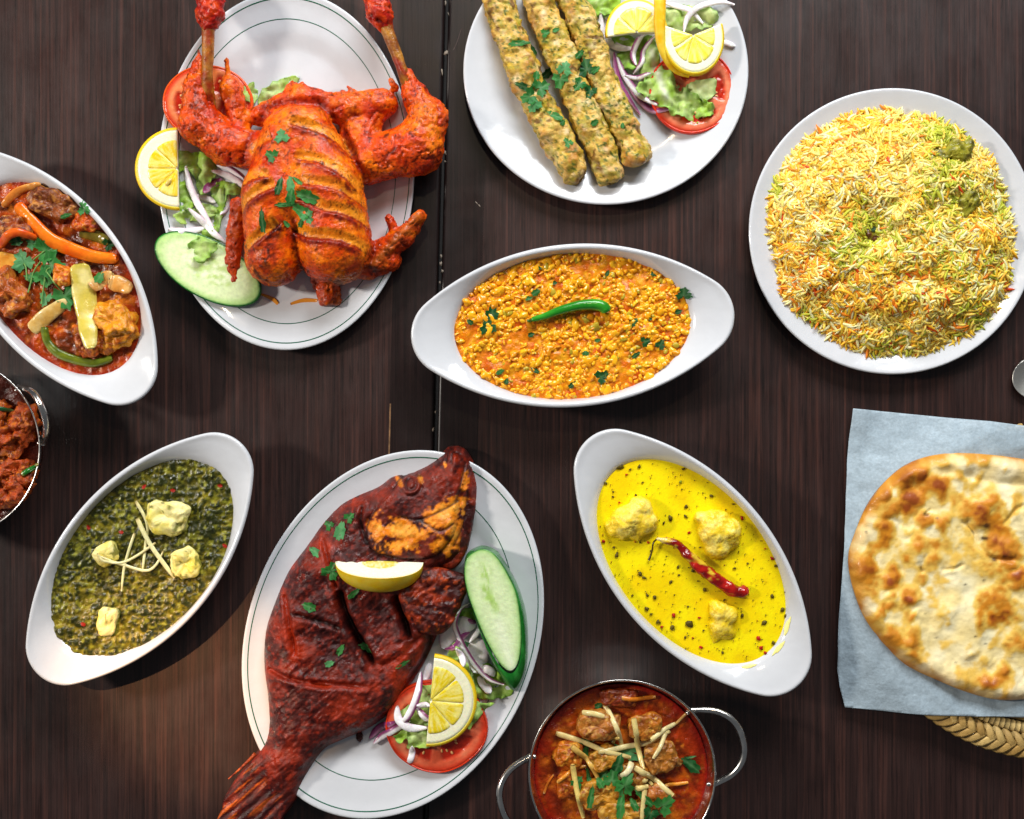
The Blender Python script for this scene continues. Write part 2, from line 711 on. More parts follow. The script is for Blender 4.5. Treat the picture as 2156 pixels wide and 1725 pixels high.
DDX, DDY = -0.0255, 1.0     # direction of the boards down the picture


def tp(x0, t):
    """point on a board line that crosses the top of the picture at x0, t units down"""
    return [x0 + DDX * t - CX, CY - t]


def slab(name, xa, xb, t0, t1, z0, z1, mat, parent, round_a=0, round_b=0, slope=0.0):
    """board between two board lines, with optional rounded long edges"""
    prof = []
    for x, r, sgn in ((xa, round_a, 1), (xb, round_b, -1)):
        q = []
        if r:
            for a in np.linspace(0, math.pi / 2, 6):
                q.append((x + sgn * r * (1 - math.sin(a)), z1 - r * (1 - math.cos(a))))
            q = q[::-1] if sgn > 0 else q
        else:
            q = [(x, z1)]
        if sgn > 0:
            prof += [(x, z0)] + q
        else:
            prof += q + [(x, z0)]
    V = []
    for t in (t0, t1):
        for x, z in prof:
            V.append(tp(x, t + slope * (x - xa)) + [z])
    n = len(prof)
    V = np.array(V)
    F = np.array([[i, (i + 1) % n, n + (i + 1) % n, n + i] for i in range(n)])[:, ::-1]
    e0 = np.array([list(range(n))])[:, ::-1]
    e1 = np.array([list(range(n, 2 * n))])
    return mesh(name, V, [F, e0, e1], mat, parent, smooth=False)


fl = mesh('floor', np.array([[-9000, -9000, -1850], [9000, -9000, -1850], [9000, 9000, -1850], [-9000, 9000, -1850]]),
          np.array([[0, 1, 2, 3]]), MT['floor'])
fl['kind'] = 'structure'

tl = thing('restaurant_table', 'dark brown wood grain table on the left, its front edge at the lower left corner', 'table', -700, 0, -60)
slab('table_top', -900, 842, -420, 1711 + 16, -60, 0, MT['veneer'], tl, slope=.0232)
slab('edge_strip', 845, 936, -420, 1800, -60, .4, MT['edging'], tl, round_b=7)
slab('edge_strip', -900, 842, 1713.5 + 16, 1800, -60, -.6, MT['edging'], tl, slope=.0232)
slab('joint_line', 842, 845, 850, 1730, -50, .2, MT['joint'], tl)
slab('joint_line', -900, 842, 1711 + 16, 1713.5 + 16, -50, .3, MT['joint'], tl, slope=.0232)
slab('joint_line', 842, 845, -420, 850, -50, .1, MT['edging'], tl)
tr_ = thing('restaurant_table', 'dark brown wood grain table on the right of the long seam', 'table', 700, 0, -60)
slab('table_top', 1030, 2900, -420, 2300, -60, 0, MT['veneer'], tr_)
slab('edge_strip', 944, 1029, -420, 2300, -60, .4, MT['edging'], tr_, round_a=7)
slab('joint_line', 1029, 1030, -420, 2300, -50, .1, MT['edging'], tr_)
V, F = tube(np.c_[spl(ZD0([(972, 60), (962, 90), (955, 105)]), 12), np.full(12, .5)], .8, .35, 6)
mesh('scratch', V, F, M('scratched_edging', '#5a4a46', rough=.5), tr_)
# worn spots where the edging has chipped down to bare wood
for px, py, w, h, a in [(939, 112, 9, 9, 10), (931, 152, 3, 15, 8), (938, 6, 4, 13, -5), (936, 322, 7, 9, 30), (937, 340, 5, 4, 0),
                        (928, 556, 6, 10, 5), (929, 540, 4, 8, 0), (931, 572, 5, 9, -8), (912, 905, 3, 9, -6), (944, 30, 2, 8, 15),
                        (936, 270, 3, 6, 0), (1004, 428, 2, 9, 40), (1010, 434, 2, 7, 35), (926, 595, 4, 6, 0), (917, 868, 3, 4, 0)]:
    t = np.linspace(0, 2 * np.pi, 11, endpoint=False)
    c = ZD0((px, py))[0]
    r = 1 + .35 * rng.standard_normal(11).clip(-1, 1)
    x, y = w / 2 * np.cos(t) * r, h / 2 * np.sin(t) * r
    ar = math.radians(a)
    V = np.stack([c[0] + x * math.cos(ar) - y * math.sin(ar), c[1] + x * math.sin(ar) + y * math.cos(ar), np.full(11, .9)], 1)
    V = np.concatenate([V, V - [0, 0, 4]])
    F1 = np.array([list(range(11))])
    F2 = np.array([[i, i + 11, (i + 1) % 11 + 11, (i + 1) % 11] for i in range(11)])
    mesh('worn_chip', V, [F1, F2], MT['chip'], tr_ if px > 934 - .0255 * py + 5 else tl)


# ------------------------------------------------------------------ crockery
def rings(name, rad, zs, c, mat, parent=None, zr=0, n=128, a=1, b=1, rot=0, reg=True, wob=None):
    """turned shape: radii and heights, stretched to an ellipse"""
    t = np.linspace(0, 2 * np.pi, n, endpoint=False)
    r = math.radians(rot)
    V = []
    for q, z in zip(rad, zs):
        x, y = a * q * np.cos(t), b * q * np.sin(t)
        V.append(np.stack([c[0] + x * math.cos(r) - y * math.sin(r), c[1] + x * math.sin(r) + y * math.cos(r), np.full(n, z)], 1))
    V = np.concatenate(V)
    F = grid_faces(len(rad), n, False, True)[:, ::-1]
    return mesh(name, V, F, mat, parent, zr, reg=reg)


PR = [(0, 15), (.3, 15), (.55, 15), (.66, 16), (.7, 18), (.74, 23), (.79, 29), (.85, 33), (.92, 38), (.965, 43), (.985, 45), (.995, 45), (1.0, 43.5),
      (1.0, 42), (.985, 39.5), (.9, 31), (.75, 16), (.7, 6), (.66, 0), (.62, 0), (.6, 8), (0, 9)]


def smoothprof(P, m=3):
    p = np.array(P, float)
    q = spl(p, (len(p) - 1) * m + 1)
    q[:, 0] = np.maximum(q[:, 0], 0)
    return q[:, 0], q[:, 1]


def stripe(par, c, a, b, rot, q, w, zr, prof):
    rr, zz = prof
    k = np.argmax(rr)
    qs = np.array([q - w, q - w * .5, q + w * .5, q + w])
    z = np.interp(qs, rr[:k], zz[:k]) + np.array([-.3, .5, .5, -.3])
    rings('green_line', qs, z, c, MT['stripe'], par, zr, 160, a, b, rot, reg=False)


def platter(label, cx, cy, a, b, rot, lines, prof=PR, name='oval_platter', cat='platter'):
    c = ZD0((cx, cy))[0]
    pr = smoothprof(prof)
    zr = 44
    if not lines:
        return put(rings(name, pr[0], pr[1], c, MT['ceramic'], None, zr, 160, a, b, rot), label, cat)
    r = thing(name, label, cat, c[0], c[1], 0)
    rings('plate_body', pr[0], pr[1], c, MT['ceramic'], r, zr, 160, a, b, rot)
    for q, w in lines:
        stripe(r, c, a, b, rot, q, w, zr, pr)
    return r


platter('white oval platter with two green lines under the roast red chicken', 602, 359, 270, 378, 0, [(.962, .0042), (.852, .0034)])
platter('white oval platter with green lines under the dark fried fish', 827, 1336.5, 304, 399, -21.2, [(.962, .0042), (.80, .0034)])
PK = [(0, 13), (.4, 13), (.62, 13.5), (.7, 16), (.76, 20), (.84, 27), (.9, 33), (.95, 38), (.98, 41), (.993, 41.5), (1, 40), (1, 38), (.97, 34), (.85, 22), (.7, 6), (.64, 0), (.6, 0), (.58, 6), (0, 7)]
platter('round white plate under three kebabs and salad', 1276, 148, 300, 282, 0, None, PK, 'round_plate', 'plate')
platter('round white plate heaped with yellow rice', 1881, 486.5, 303, 301, 0, None, PK, 'round_plate', 'plate')


def lens_polar(phi, Lh=342, Wd=172, rc=88):
    s_, c_ = Wd - rc, Lh - rc
    Rr = (s_ * s_ + c_ * c_) / (2 * s_)
    al = math.asin(c_ / Rr)
    t = np.linspace(-al, al, 120)
    up = np.stack([(Rr + rc) * np.sin(t), (Rr + rc) * np.cos(t) - (Rr - s_)], 1)
    te = np.linspace(math.pi / 2 - al, -(math.pi / 2 - al), 60)
    end = np.stack([c_ + rc * np.cos(te), rc * np.sin(te)], 1)
    P = np.concatenate([up, end, -up, -end])
    an = np.arctan2(P[:, 1], P[:, 0])
    o = np.argsort(an)
    an, ra = an[o], np.linalg.norm(P[o], axis=1)
    return np.interp(phi, np.r_[an[-1] - 2 * np.pi, an, an[0] + 2 * np.pi], np.r_[ra[-1], ra, ra[0]])


def gratin(label, cx, cy, rot, s):
    c = ZD0((cx, cy))[0]
    n = 220
    ph = np.linspace(-np.pi, np.pi, n, endpoint=False)
    ro = lens_polar(ph) * s
    ri = 1 / np.sqrt((np.cos(ph) / 253) ** 2 + (np.sin(ph) / 155) ** 2) * s
    R_, Z_ = [], []

    def add(r, z):
        R_.append(r)
        Z_.append(z)
    add(ri * 0, 30)
    add(ri * .45, 31)
    add(ri * .72, 36)
    add(ri * .88, 48)
    add(ri * .95, 60)
    add(ri * .985, 72)
    add(ri * 1.0, 80)
    for t, z in ((.12, 86), (.3, 91), (.55, 96.5), (.8, 101)):
        add(ri + (ro - 11 - ri) * t, z)
    add(ro - 11, 104)
    add(ro - 7.5, 105.6)
    add(ro - 4, 105.6)
    add(ro - 1.3, 104)
    add(ro, 101)
    add(ro - .6, 97)
    add(ro - 5, 88)
    add(ri * .9 + ro * .06, 50)
    add(ri * .78, 20)
    add(ri * .7, 3)
    add(ri * .66, 0)
    add(ri * .6, 3)
    add(ri * 0, 4)
    V = []
    r = math.radians(rot)
    for q, z in zip(R_, Z_):
        x, y = q * np.cos(ph), q * np.sin(ph)
        V.append(np.stack([c[0] + x * math.cos(r) - y * math.sin(r), c[1] + x * math.sin(r) + y * math.cos(r), np.full(n, z)], 1))
    V = np.concatenate(V)
    return put(mesh('gratin_dish', V, grid_faces(len(R_), n, False, True)[:, ::-1], MT['ceramic'], None, 105, reg=True), label, 'dish')


DC = (107, 584, -53, .93)
DP = (293, 1177.5, 49.5, .95)
DD = (1206, 685.5, 4.5, 1.0)
DK = (1459, 1185.5, -50, 1.0)
gratin('white eared oval dish of red pepper curry at the left edge', *DC)
gratin('white eared oval dish holding dark green spinach', *DP)
gratin('white eared oval dish holding yellow lentils', *DD)
gratin('white eared oval dish holding bright yellow soup', *DK)


def dish_poly(d, k=1.02):
    c = ZD0((d[0], d[1]))[0]
    return ell(c[0], c[1], 253 * d[3] * k, 155 * d[3] * k, d[2], 120)


def pan(label, cx, cy, r, hang, hspan, tiltup, zr=128, hand=True):
    c = ZD0((cx, cy))[0]
    o = thing('steel_pan', label, 'pan', c[0], c[1], 0)
    P = [(0, 12), (.5, 12), (.68, 16), (.8, 30), (.87, 55), (.92, 85), (.955, 112), (.975, 126), (.985, 130.5), (1.0, 131.5), (1.003, 129.5), (.99, 127), (.965, 110), (.93, 83), (.88, 52), (.81, 25), (.7, 6), (.5, 0), (0, 0)]
    pr = smoothprof(P, 3)
    b = rings('pan_body', pr[0] * r, pr[1], c, MT['steel'], o, zr, 144)
    for k, h in enumerate(hang):
        a0, a1 = math.radians(h - hspan), math.radians(h + hspan)
        am = math.radians(h)
        pts = []
        for t in np.linspace(0, 1, 9):
            a = a0 + (a1 - a0) * t
            out = r * .985 + (r * .40) * (1 - abs(2 * t - 1) ** 2.6) * (1 - tiltup * .62)
            w = (abs(2 * t - 1) ** 3)
            aa = am + (a - am) * (.93 + .07 * w)
            pts.append([c[0] + out * math.cos(aa), c[1] + out * math.sin(aa), 108 + tiltup * 62 * (1 - abs(2 * t - 1) ** 2) + 4 * (1 - w)])
        V, F = tube(spl(pts, 48), 7.4, 7.4, 14)
        mesh('handle', V, F, MT['steel'], o, zr)
        for a in (a0, a1):
            V, F = blob(c[0] + r * .945 * math.cos(a), c[1] + r * .945 * math.sin(a), 108, 5, 5, 5, amp=0, nu=8, nv=12)
            mesh('rivet', V, F, MT['steel'], o, zr)
    return o


pan('steel two handled pan of meat and ginger at the bottom edge', 1310, 1628, 197, [16, 196], 25, .18)
pan('steel pan of brown fritters cut off by the left edge', -103, 943, 188, [23, 203], 20, .85)


# ------------------------------------------------------------------ generic food builders
def leaf_tpl(kind, s):
    """outline of a leaf in its own frame, length about 1 along x"""
    if kind == 'fan':
        t = np.linspace(-np.pi * .93, np.pi * .93, 46)
        r = .30 + .34 * np.abs(np.cos(1.5 * t)) ** .8 + .07 * np.cos(10 * t + s) + .04 * np.cos(17 * t + 2 * s)
        r *= 1 - .25 * np.exp(-((np.abs(t) - np.pi) / .5) ** 2)
        return np.stack([r * np.cos(t) + .05, r * np.sin(t)], 1)
    t = np.linspace(0, 2 * np.pi, 40, endpoint=False)
    r = 1 + .10 * np.cos(7 * t + s) + .07 * np.cos(12 * t + 3 * s)
    return np.stack([.5 * np.cos(t) * r, .5 * np.sin(t) * r * (1 - .3 * np.cos(t))], 1)


LG = [C('#2f7a33'), C('#3c8a3e'), C('#1f5f2a'), C('#57a062')]


def leaf_mesh(x, y, L, Wd, ang, kind, s, tone, lift=1.5, zc=None, flat=.55):
    P = leaf_tpl(kind, s) * [L, Wd if kind != 'fan' else Wd * 1.1]
    a = math.radians(ang)
    P = np.stack([P[:, 0] * math.cos(a) - P[:, 1] * math.sin(a), P[:, 0] * math.sin(a) + P[:, 1] * math.cos(a)], 1)
    n = len(P)
    V, q = [], []
    for k in (0, .5, 1.0):
        for p in (P * k if k else P[:1] * 0):
            V.append([x + p[0], y + p[1]])
            q.append(k)
    V, q = np.array(V), np.array(q)
    if zc is None:
        z = np.array([surf(*v) for v in V])
        z0 = z[0]
        zm = max(z0, np.median(z))
        z = np.clip(z, zm - 7, zm + 7)
        z = zm * (1 - flat) + z * flat + lift
        z = np.maximum(z, np.clip(np.array([surf(*v) for v in V]), -1e9, zm + 9) + .8)
    else:
        z = np.full(len(V), zc)
    lx = (V[:, 0] - x) * math.cos(a) + (V[:, 1] - y) * math.sin(a)
    ly = -(V[:, 0] - x) * math.sin(a) + (V[:, 1] - y) * math.cos(a)
    z = z + .18 * np.abs(ly) * (1 + .4 * math.sin(s)) + fbm(np.c_[V, z * 0 + s * 9], max(5, L * .3), 2, int(s * 10) % 97) * L * .05
    V3 = np.c_[V, z]
    F3 = np.array([[0, 1 + i, 1 + (i + 1) % n] for i in range(n)])
    F4 = np.array([[1 + i, 1 + n + i, 1 + n + (i + 1) % n, 1 + (i + 1) % n] for i in range(n)])
    if kind == 'fan':
        F3, F4 = F3[:-1], F4[:-1]
    base = LG[tone] if not isinstance(tone, str) else C(tone)
    vein = np.exp(-(ly / (Wd * .06 + .3)) ** 2) * .35
    cols = base * (1 + .25 * fbm(V3, 7, 2, 5))[:, None]
    cols = mx(cols, C('#8dbb7f'), vein)
    return V3, [F3, F4], cols


def leaf(label, x, y, L, Wd, ang, kind='fan', tone=0, group=None, name='coriander_leaf', cat='herb', stem=0, lift=1.5, flat=.55):
    s = rnd.random() * 6
    V, F, c = leaf_mesh(x, y, L, Wd, ang, kind, s, tone, lift, None, flat)
    z = float(V[:, 2].mean())
    if stem:
        o = thing(name, label, cat, x, y, z, group)
        mesh('leaf_blade', V, F, MT['herb'], o, z, c)
        a = math.radians(ang + 180)
        pts = [[x + d * math.cos(a + .15 * k), y + d * math.sin(a + .15 * k), 0] for k, d in enumerate(np.linspace(L * .1, L * .1 + stem, 5))]
        for p in pts:
            p[2] = max(z, surf(p[0], p[1]) + 1.2) if p is not pts[0] else z
        Vt, Ft = tube(spl(pts, 12), np.linspace(1.3, .9, 12), seg=6)
        mesh('stem', Vt, Ft, MT['herb'], o, z, np.tile(C('#5f9a4e'), (len(Vt), 1)))
        return o
    return put(mesh(name, V, F, MT['herb'], None, z, c), label, cat, group)


def drape(P, lift, smooth=2, n=22, lo=None):
    """smooth a 2-D path and lay it over what is below"""
    q = spl(P, n)
    z = np.array([surf(*v) for v in q])
    zz = z.copy()
    for _ in range(smooth):
        m = np.maximum(zz, (np.r_[zz[:1], zz[:-1]] + np.r_[zz[1:], zz[-1:]]) / 2)
        zz = np.convolve(np.r_[m[:2], m, m[-2:]], [.1, .2, .4, .2, .1], 'valid')
    return np.c_[q, zz + lift]


def onion(label, pts, w, tone=0, th=3.2, tilt=0, group=None, lift=3.0):
    """curved sliver of red onion, skin-purple along one long edge"""
    p = drape(pts, lift)
    n = len(p)
    t = np.linspace(0, 1, n)
    wd = w * np.clip(np.sin(np.pi * (.08 + .84 * t)) * 1.15, .25, 1)
    V, F = tube(p, wd, th, 12, tilt)
    a = np.tile(np.cos(np.linspace(0, 2 * np.pi, 12, endpoint=False)), n)
    a = np.r_[a, 0, 0]
    white, pink, pur = C('#f6f0f1'), C('#d3a0bd'), C('#86386a')
    if tone == 0:
        c = mx(np.tile(white, (len(V), 1)), pink, sst(.35, 1, a) * .55)
    elif tone == 1:
        c = mx(np.tile(white, (len(V), 1)), pur, sst(-.1, .6, a))
    else:
        c = mx(np.tile(pink, (len(V), 1)), pur, sst(-.9, .2, a))
    c = c * (1 + .08 * fbm(V, 6, 2, 3))[:, None]
    return put(mesh('onion_strip', V, F, MT['wet'], None, float(p[:, 2].mean()), c), label, 'onion', group)


def lettuce(label, poly, amp=7, lift=5, size=26, s=0, rib=None, pale=.4, group=None, step=3.5):
    poly = spl(poly, max(90, len(poly) * 12), True)
    cen = poly.mean(0)
    dv = poly - cen
    dl = np.linalg.norm(dv, axis=1)[:, None] + 1e-6
    poly = poly + dv / dl * (fbm(poly, 9, 2, s + 40) * 3.6 + fbm(poly, 4, 1, s + 41) * 1.6)[:, None]
    base = {}

    def top(x, y, d):
        zs = np.array([surf(a, b) for a, b in zip(x, y)])
        zq = np.median(zs)
        z = np.clip(zs, zq - 10, zq + 25)
        z = .35 * zq + .65 * z
        z = np.maximum(z, zs + .8 - lift * .4)
        u = np.c_[x, y]
        w = (np.abs(fbm(u, size, 2, s)) * 2.6 - .8) * amp + amp * .4 * np.sin((x * math.cos(s) + y * math.sin(s)) / (size * .32) + fbm(u, size, 2, s + 9) * 2.5)
        edge = np.exp(-d / 9) * fbm(u, 9, 2, s + 4) * amp * .9
        return z + lift + np.maximum(w, -lift * .9) + edge
    V, F, d = pillow(poly, step, top, thick=1.1)
    u = V[:, :2]
    g = fbm(u, size * .8, 3, s + 2) * .6 + fbm(u, 7, 2, s + 3) * .25 + .35 * (np.abs(fbm(u, 13, 2, s + 7)) < .07)
    c = mx(np.tile(C('#b9df4e'), (len(V), 1)), C('#e8f4b0'), np.clip(.5 + g + pale - .4, 0, 1))
    c = mx(c, C('#79ba36'), np.clip(np.exp(-d / 10) * .75 * (.4 + .6 * (g > -.1)) - pale * .3, 0, 1))
    if rib is not None:
        ds, _, _, _, _ = pdist(np.asarray(rib), u[:, 0], u[:, 1], False)
        c = mx(c, C('#eef2dc'), np.exp(-(ds / 7) ** 2) * .9)
    return put(mesh('lettuce_piece', V, F, MT['lettuce'], None, float(V[:, 2].mean()), c, reg=True), label, 'lettuce', group)


def plane_z(cx, cy, z0, gx=0, gy=0):
    return lambda x, y: z0 + gx * (x - cx) + gy * (y - cy)


def sector(cx, cy, rx, ry, rot, r0, r1, a0, a1, zf, th, nr=6, na=60, top=None, zoff=0):
    """solid piece of a ring or disc between two angles"""
    q = np.linspace(r0, r1, nr)
    t = np.radians(np.linspace(a0, a1, na))
    Q, T = np.meshgrid(q, t, indexing='ij')
    x, y = rx * Q * np.cos(T), ry * Q * np.sin(T)
    r = math.radians(rot)
    X = (cx + x * math.cos(r) - y * math.sin(r)).ravel()
    Y = (cy + x * math.sin(r) + y * math.cos(r)).ravel()
    Z = zf(X, Y) + zoff
    if top is not None:
        Z = Z + top(Q.ravel(), T.ravel())
    Vt = np.stack([X, Y, Z], 1)
    Vb = np.stack([X, Y, zf(X, Y) - th], 1)
    n = len(X)
    F = grid_faces(nr, na)
    E = []
    for i in range(nr - 1):
        for j in (0, na - 1):
            E.append([i * na + j, (i + 1) * na + j, (i + 1) * na + j + n, i * na + j + n][::1 if j else -1])
    for j in range(na - 1):
        for i in (0, nr - 1):
            E.append([i * na + j, i * na + j + 1, i * na + j + 1 + n, i * na + j + n][::-1 if i else 1])
    return np.concatenate([Vt, Vb]), np.concatenate([F, F[:, ::-1] + n, np.array(E)]), np.r_[Q.ravel(), Q.ravel()], np.r_[T.ravel(), T.ravel()]


def lemon(label, c, rx, ry, rot, a0, a1, z0, gx=0, gy=0, th=16, nseg=4, seed=None, bright='#e9cf28', group=None, pulp=.72, rind=.93, gap=.8):
    zf = plane_z(c[0], c[1], z0, gx, gy)
    o = thing('lemon_slice', label, 'lemon', c[0], c[1], z0 - th, group)
    V, F, Q, T = sector(c[0], c[1], rx, ry, rot, rind, 1, a0, a1, zf, th, 5, 72, top=lambda q, t: -3.2 * ((q - rind) / (1 - rind)) ** 2)
    mesh('rind', V, F, MT['peel'], o, z0, mx(np.tile(C('#f0c211'), (len(V), 1)), C('#f6dc55'), sst(.97, rind, Q)))
    V, F, Q, T = sector(c[0], c[1], rx, ry, rot, .02, rind, a0, a1, zf, th - 1, 14, 72, zoff=-.3)
    cc = mx(np.tile(C('#f3eecb'), (len(V), 1)), C('#f4eed0'), sst(.8, .7, Q))
    cc *= (1 + .04 * fbm(V, 5, 2, 1))[:, None]
    mesh('pith', V, F, MT['pulp'], o, z0, cc)
    da = (a1 - a0) / nseg
    r = math.radians(rot)
    for i in range(nseg):
        b0, b1 = a0 + i * da + gap, a0 + (i + 1) * da - gap
        bm = (b0 + b1) / 2
        pl = []
        k = pulp * (1 + .03 * rnd.uniform(-1, 1))
        for f, b in ((.05, bm), (.3, b0 + da * .01), (.75, b0), (.96, b0 + da * .02), (1.0, b0 + da * .14), (1.01, bm), (1.0, b1 - da * .14), (.96, b1 - da * .02), (.75, b1), (.3, b1 - da * .01)):
            t = math.radians(b)
            x, y = rx * k * f * math.cos(t), ry * k * f * math.sin(t)
            pl.append([c[0] + x * math.cos(r) - y * math.sin(r), c[1] + x * math.sin(r) + y * math.cos(r)])
        pl = spl(np.array(pl), 60, True)
        V, F, d = pillow(pl, 2.2, lambda x, y, d: zf(x, y) + .4 + 1.5 * np.minimum(d / 4, 1), bot=lambda x, y, d: zf(x, y) - 3)
        dx, dy = V[:, 0] - c[0], V[:, 1] - c[1]
        rad, an = np.hypot(dx, dy), np.arctan2(dy, dx)
        fib = fbm(np.c_[an * 16, rad / 16, np.zeros(len(V))], 1, 3, 5)
        cc = mx(np.tile(C(bright), (len(V), 1)), C('#fbf0a0'), np.clip(.22 + .55 * fib, 0, 1))
        cc = mx(cc, C('#d8b80e'), np.clip(-.1 - .6 * fib, 0, .7))
        mesh('segment', V, F, MT['pulp'], o, z0, cc)
    if seed is not None:
        V, F = blob(seed[0], seed[1], zf(seed[0], seed[1]) + 3, 9, 5.5, 4, seed[2] if len(seed) > 2 else 50, amp=.1, nu=12, nv=16)
        mesh('seed', V, F, MT['wet'], o, z0, np.tile(C('#d9bd62'), (len(V), 1)))
    return o


def tomato(label, c, rx, ry, rot, z0, gx=0, gy=0, th=16, nl=5, ph=0, skin='#c93a20', flesh='#e0613f', seeds=26):
    o = thing('tomato_slice', label, 'tomato', c[0], c[1], z0 - th)
    zf = plane_z(c[0], c[1], z0, gx, gy)
    P = ell(c[0], c[1], rx * .965, ry * .965, rot, 90)
    P = P + (P - c) * (fbm(P, 70, 2, 4) * .03)[:, None]
    r = math.radians(rot)

    def loc(x, y):
        dx, dy = x - c[0], y - c[1]
        lx, ly = (dx * math.cos(r) + dy * math.sin(r)) / rx, (-dx * math.sin(r) + dy * math.cos(r)) / ry
        q, t = np.hypot(lx, ly), np.arctan2(ly, lx)
        sp = np.abs(np.sin(nl * (t + ph) / 2 + .25 * np.sin(3 * t)))
        lo = sst(.24, .36, q) * sst(.80, .70, q) * sst(.28, .5, sp)
        return q, t, lo

    def top(x, y, d):
        q, t, lo = loc(x, y)
        return zf(x, y) - 3.5 * lo * (1 + .4 * fbm(np.c_[x, y], 7, 2, 8)) - 2.0 * np.exp(-d / 2.5) + .5 * fbm(np.c_[x, y], 9, 2, 2)
    V, F, d = pillow(P, 3, top, bot=lambda x, y, d: zf(x, y) - th)
    q, t, lo = loc(V[:, 0], V[:, 1])
    cc = mx(np.tile(C(flesh), (len(V), 1)), C('#e88a63'), np.clip(.3 + .5 * fbm(np.c_[t * 5, q * 3, q * 0], 1, 2, 3), 0, .8))
    cc = mx(cc, C('#bf2a14'), lo)
    cc = mx(cc, C('#cf3a1e'), sst(.82, .95, q))
    cc = mx(cc, C('#efc2a0'), sst(.2, .1, q) * .6)
    mesh('flesh', V, F, MT['wet'], o, z0, cc, reg=True)
    ring = np.c_[P + (P - c) * .012, zf(P[:, 0], P[:, 1]) - th * .5]
    Vt, Ft = tube(ring, 3.6, th * .5, 10, closed=True)
    mesh('skin', Vt, Ft, MT['wet'], o, z0, np.tile(C(skin), (len(Vt), 1)) * (1 + .2 * fbm(Vt, 40, 2, 6))[:, None])
    for k in range(seeds):
        tt = rng.uniform(0, 2 * np.pi)
        qq = rng.uniform(.38, .66)
        x, y = rx * qq * math.cos(tt), ry * qq * math.sin(tt)
        X, Y = c[0] + x * math.cos(r) - y * math.sin(r), c[1] + x * math.sin(r) + y * math.cos(r)
        if loc(np.array([X]), np.array([Y]))[2][0] < .6:
            continue
        Vs, Fs = blob(X, Y, zf(X, Y) - 2.2, 4.2, 2.6, 1.8, math.degrees(tt), amp=0, nu=6, nv=8)
        mesh('seed', Vs, Fs, MT['wet'], o, z0, np.tile(C('#e8b070'), (len(Vs), 1)))
    return o


def cucumber(label, c, a, b, rot, z0, gx=0, gy=0, th=15):
    o = thing('cucumber_slice', label, 'cucumber', c[0], c[1], z0 - th)
    zf = plane_z(c[0], c[1], z0, gx, gy)
    P = ell(c[0], c[1], a * .985, b * .985, rot, 110)
    V, F, d = pillow(P, 3.2, lambda x, y, d: zf(x, y) - 1.2 * np.exp(-d / 2.5) + .35 * fbm(np.c_[x, y], 8, 2, 2), bot=lambda x, y, d: zf(x, y) - th)
    r = math.radians(rot)
    dx, dy = V[:, 0] - c[0], V[:, 1] - c[1]
    lx, ly = (dx * math.cos(r) + dy * math.sin(r)) / a, (-dx * math.sin(r) + dy * math.cos(r)) / b
    q = np.hypot(lx, ly)
    cc = mx(np.tile(C('#dbe8b4'), (len(V), 1)), C('#b9d98a'), sst(.72, .93, q))
    cc = mx(cc, C('#3f8a3a'), sst(.93, .99, q))
    sz = sst(.56, .44, np.hypot(lx * 1.0, ly * 1.15))
    cell = fbm(np.c_[lx * a, ly * b * 1.6], 11, 2, 7)
    cc = mx(cc, C('#b4cf6f'), sz * np.clip(.35 + .9 * cell, 0, 1) * .8)
    cc = mx(cc, C('#eef3d0'), sz * np.clip(.9 * -cell, 0, .8))
    cc *= (1 + .05 * fbm(V, 5, 2, 9))[:, None]
    mesh('flesh', V, F, MT['wet'], o, z0, cc, reg=True)
    ring = np.c_[P, zf(P[:, 0], P[:, 1]) - th * .52]
    Vt, Ft = tube(ring, 2.6, th * .5, 8, closed=True)
    mesh('skin', Vt, Ft, MT['wet'], o, z0, mx(np.tile(C('#1d6b22'), (len(Vt), 1)), C('#0f4a18'), np.clip(.5 + fbm(Vt, 14, 2, 1), 0, 1)))
    return o


# ------------------------------------------------------------------ food on the chicken platter, lowest first
tomato('tomato slice half hidden under the left chicken leg', ZD0((437, 214))[0], 92, 76, 10, 50, gx=-.10, gy=.05, th=15, flesh='#f08a4c', skin='#e2541c')
cucumber('large oval cucumber slice hanging over the lower left rim of the chicken platter', ZD0((437, 566))[0], 122, 60, -29, 50, gx=-.08, gy=-.03)
lettuce('pale lettuce scrap above the chicken, left of the other', Z1([(572, 420), (600, 395), (618, 430), (616, 490), (580, 500), (560, 470)]), 4, 4, 22, 1)
lettuce('pale lettuce scrap above the chicken, longer and to the right', Z1([(630, 500), (650, 440), (720, 395), (812, 368), (822, 400), (760, 435), (720, 480), (690, 520)]), 4, 4, 22, 2, pale=.6)
GS = None
lettuce('yellow green lettuce bit at the lower edge of the chicken salad', Z4([(690, 1060), (740, 990), (850, 1000), (890, 1090), (800, 1130)]), 4, 3, 22, 3)
lettuce('lettuce piece tucked behind the lemon beside the chicken', Z4([(505, 500), (600, 540), (650, 680), (610, 800), (530, 830), (490, 700)]), 5, 4, 22, 5, pale=.1)
lettuce('frilly lettuce piece below the lemon beside the chicken', Z4([(462, 860), (590, 790), (720, 730), (840, 760), (850, 830), (720, 890), (600, 910), (545, 945), (480, 895)]), 6, 5, 20, 7, pale=.65)
lettuce('folded lettuce leaf lying over the lemon beside the chicken', Z4([(380, 330), (410, 235), (600, 222), (720, 240), (835, 345), (810, 480), (750, 640), (680, 625), (640, 470), (560, 410), (500, 440), (420, 400)]), 6, 12, 24, 8, pale=.35)
lettuce('curled light green lettuce leaf beside the left chicken wing', Z4([(800, 640), (860, 560), (960, 515), (1070, 570), (1085, 640), (960, 660), (945, 760), (905, 870), (880, 1005), (820, 1000), (830, 880), (860, 780), (835, 700)]), 6, 8, 22, 9, pale=.3)
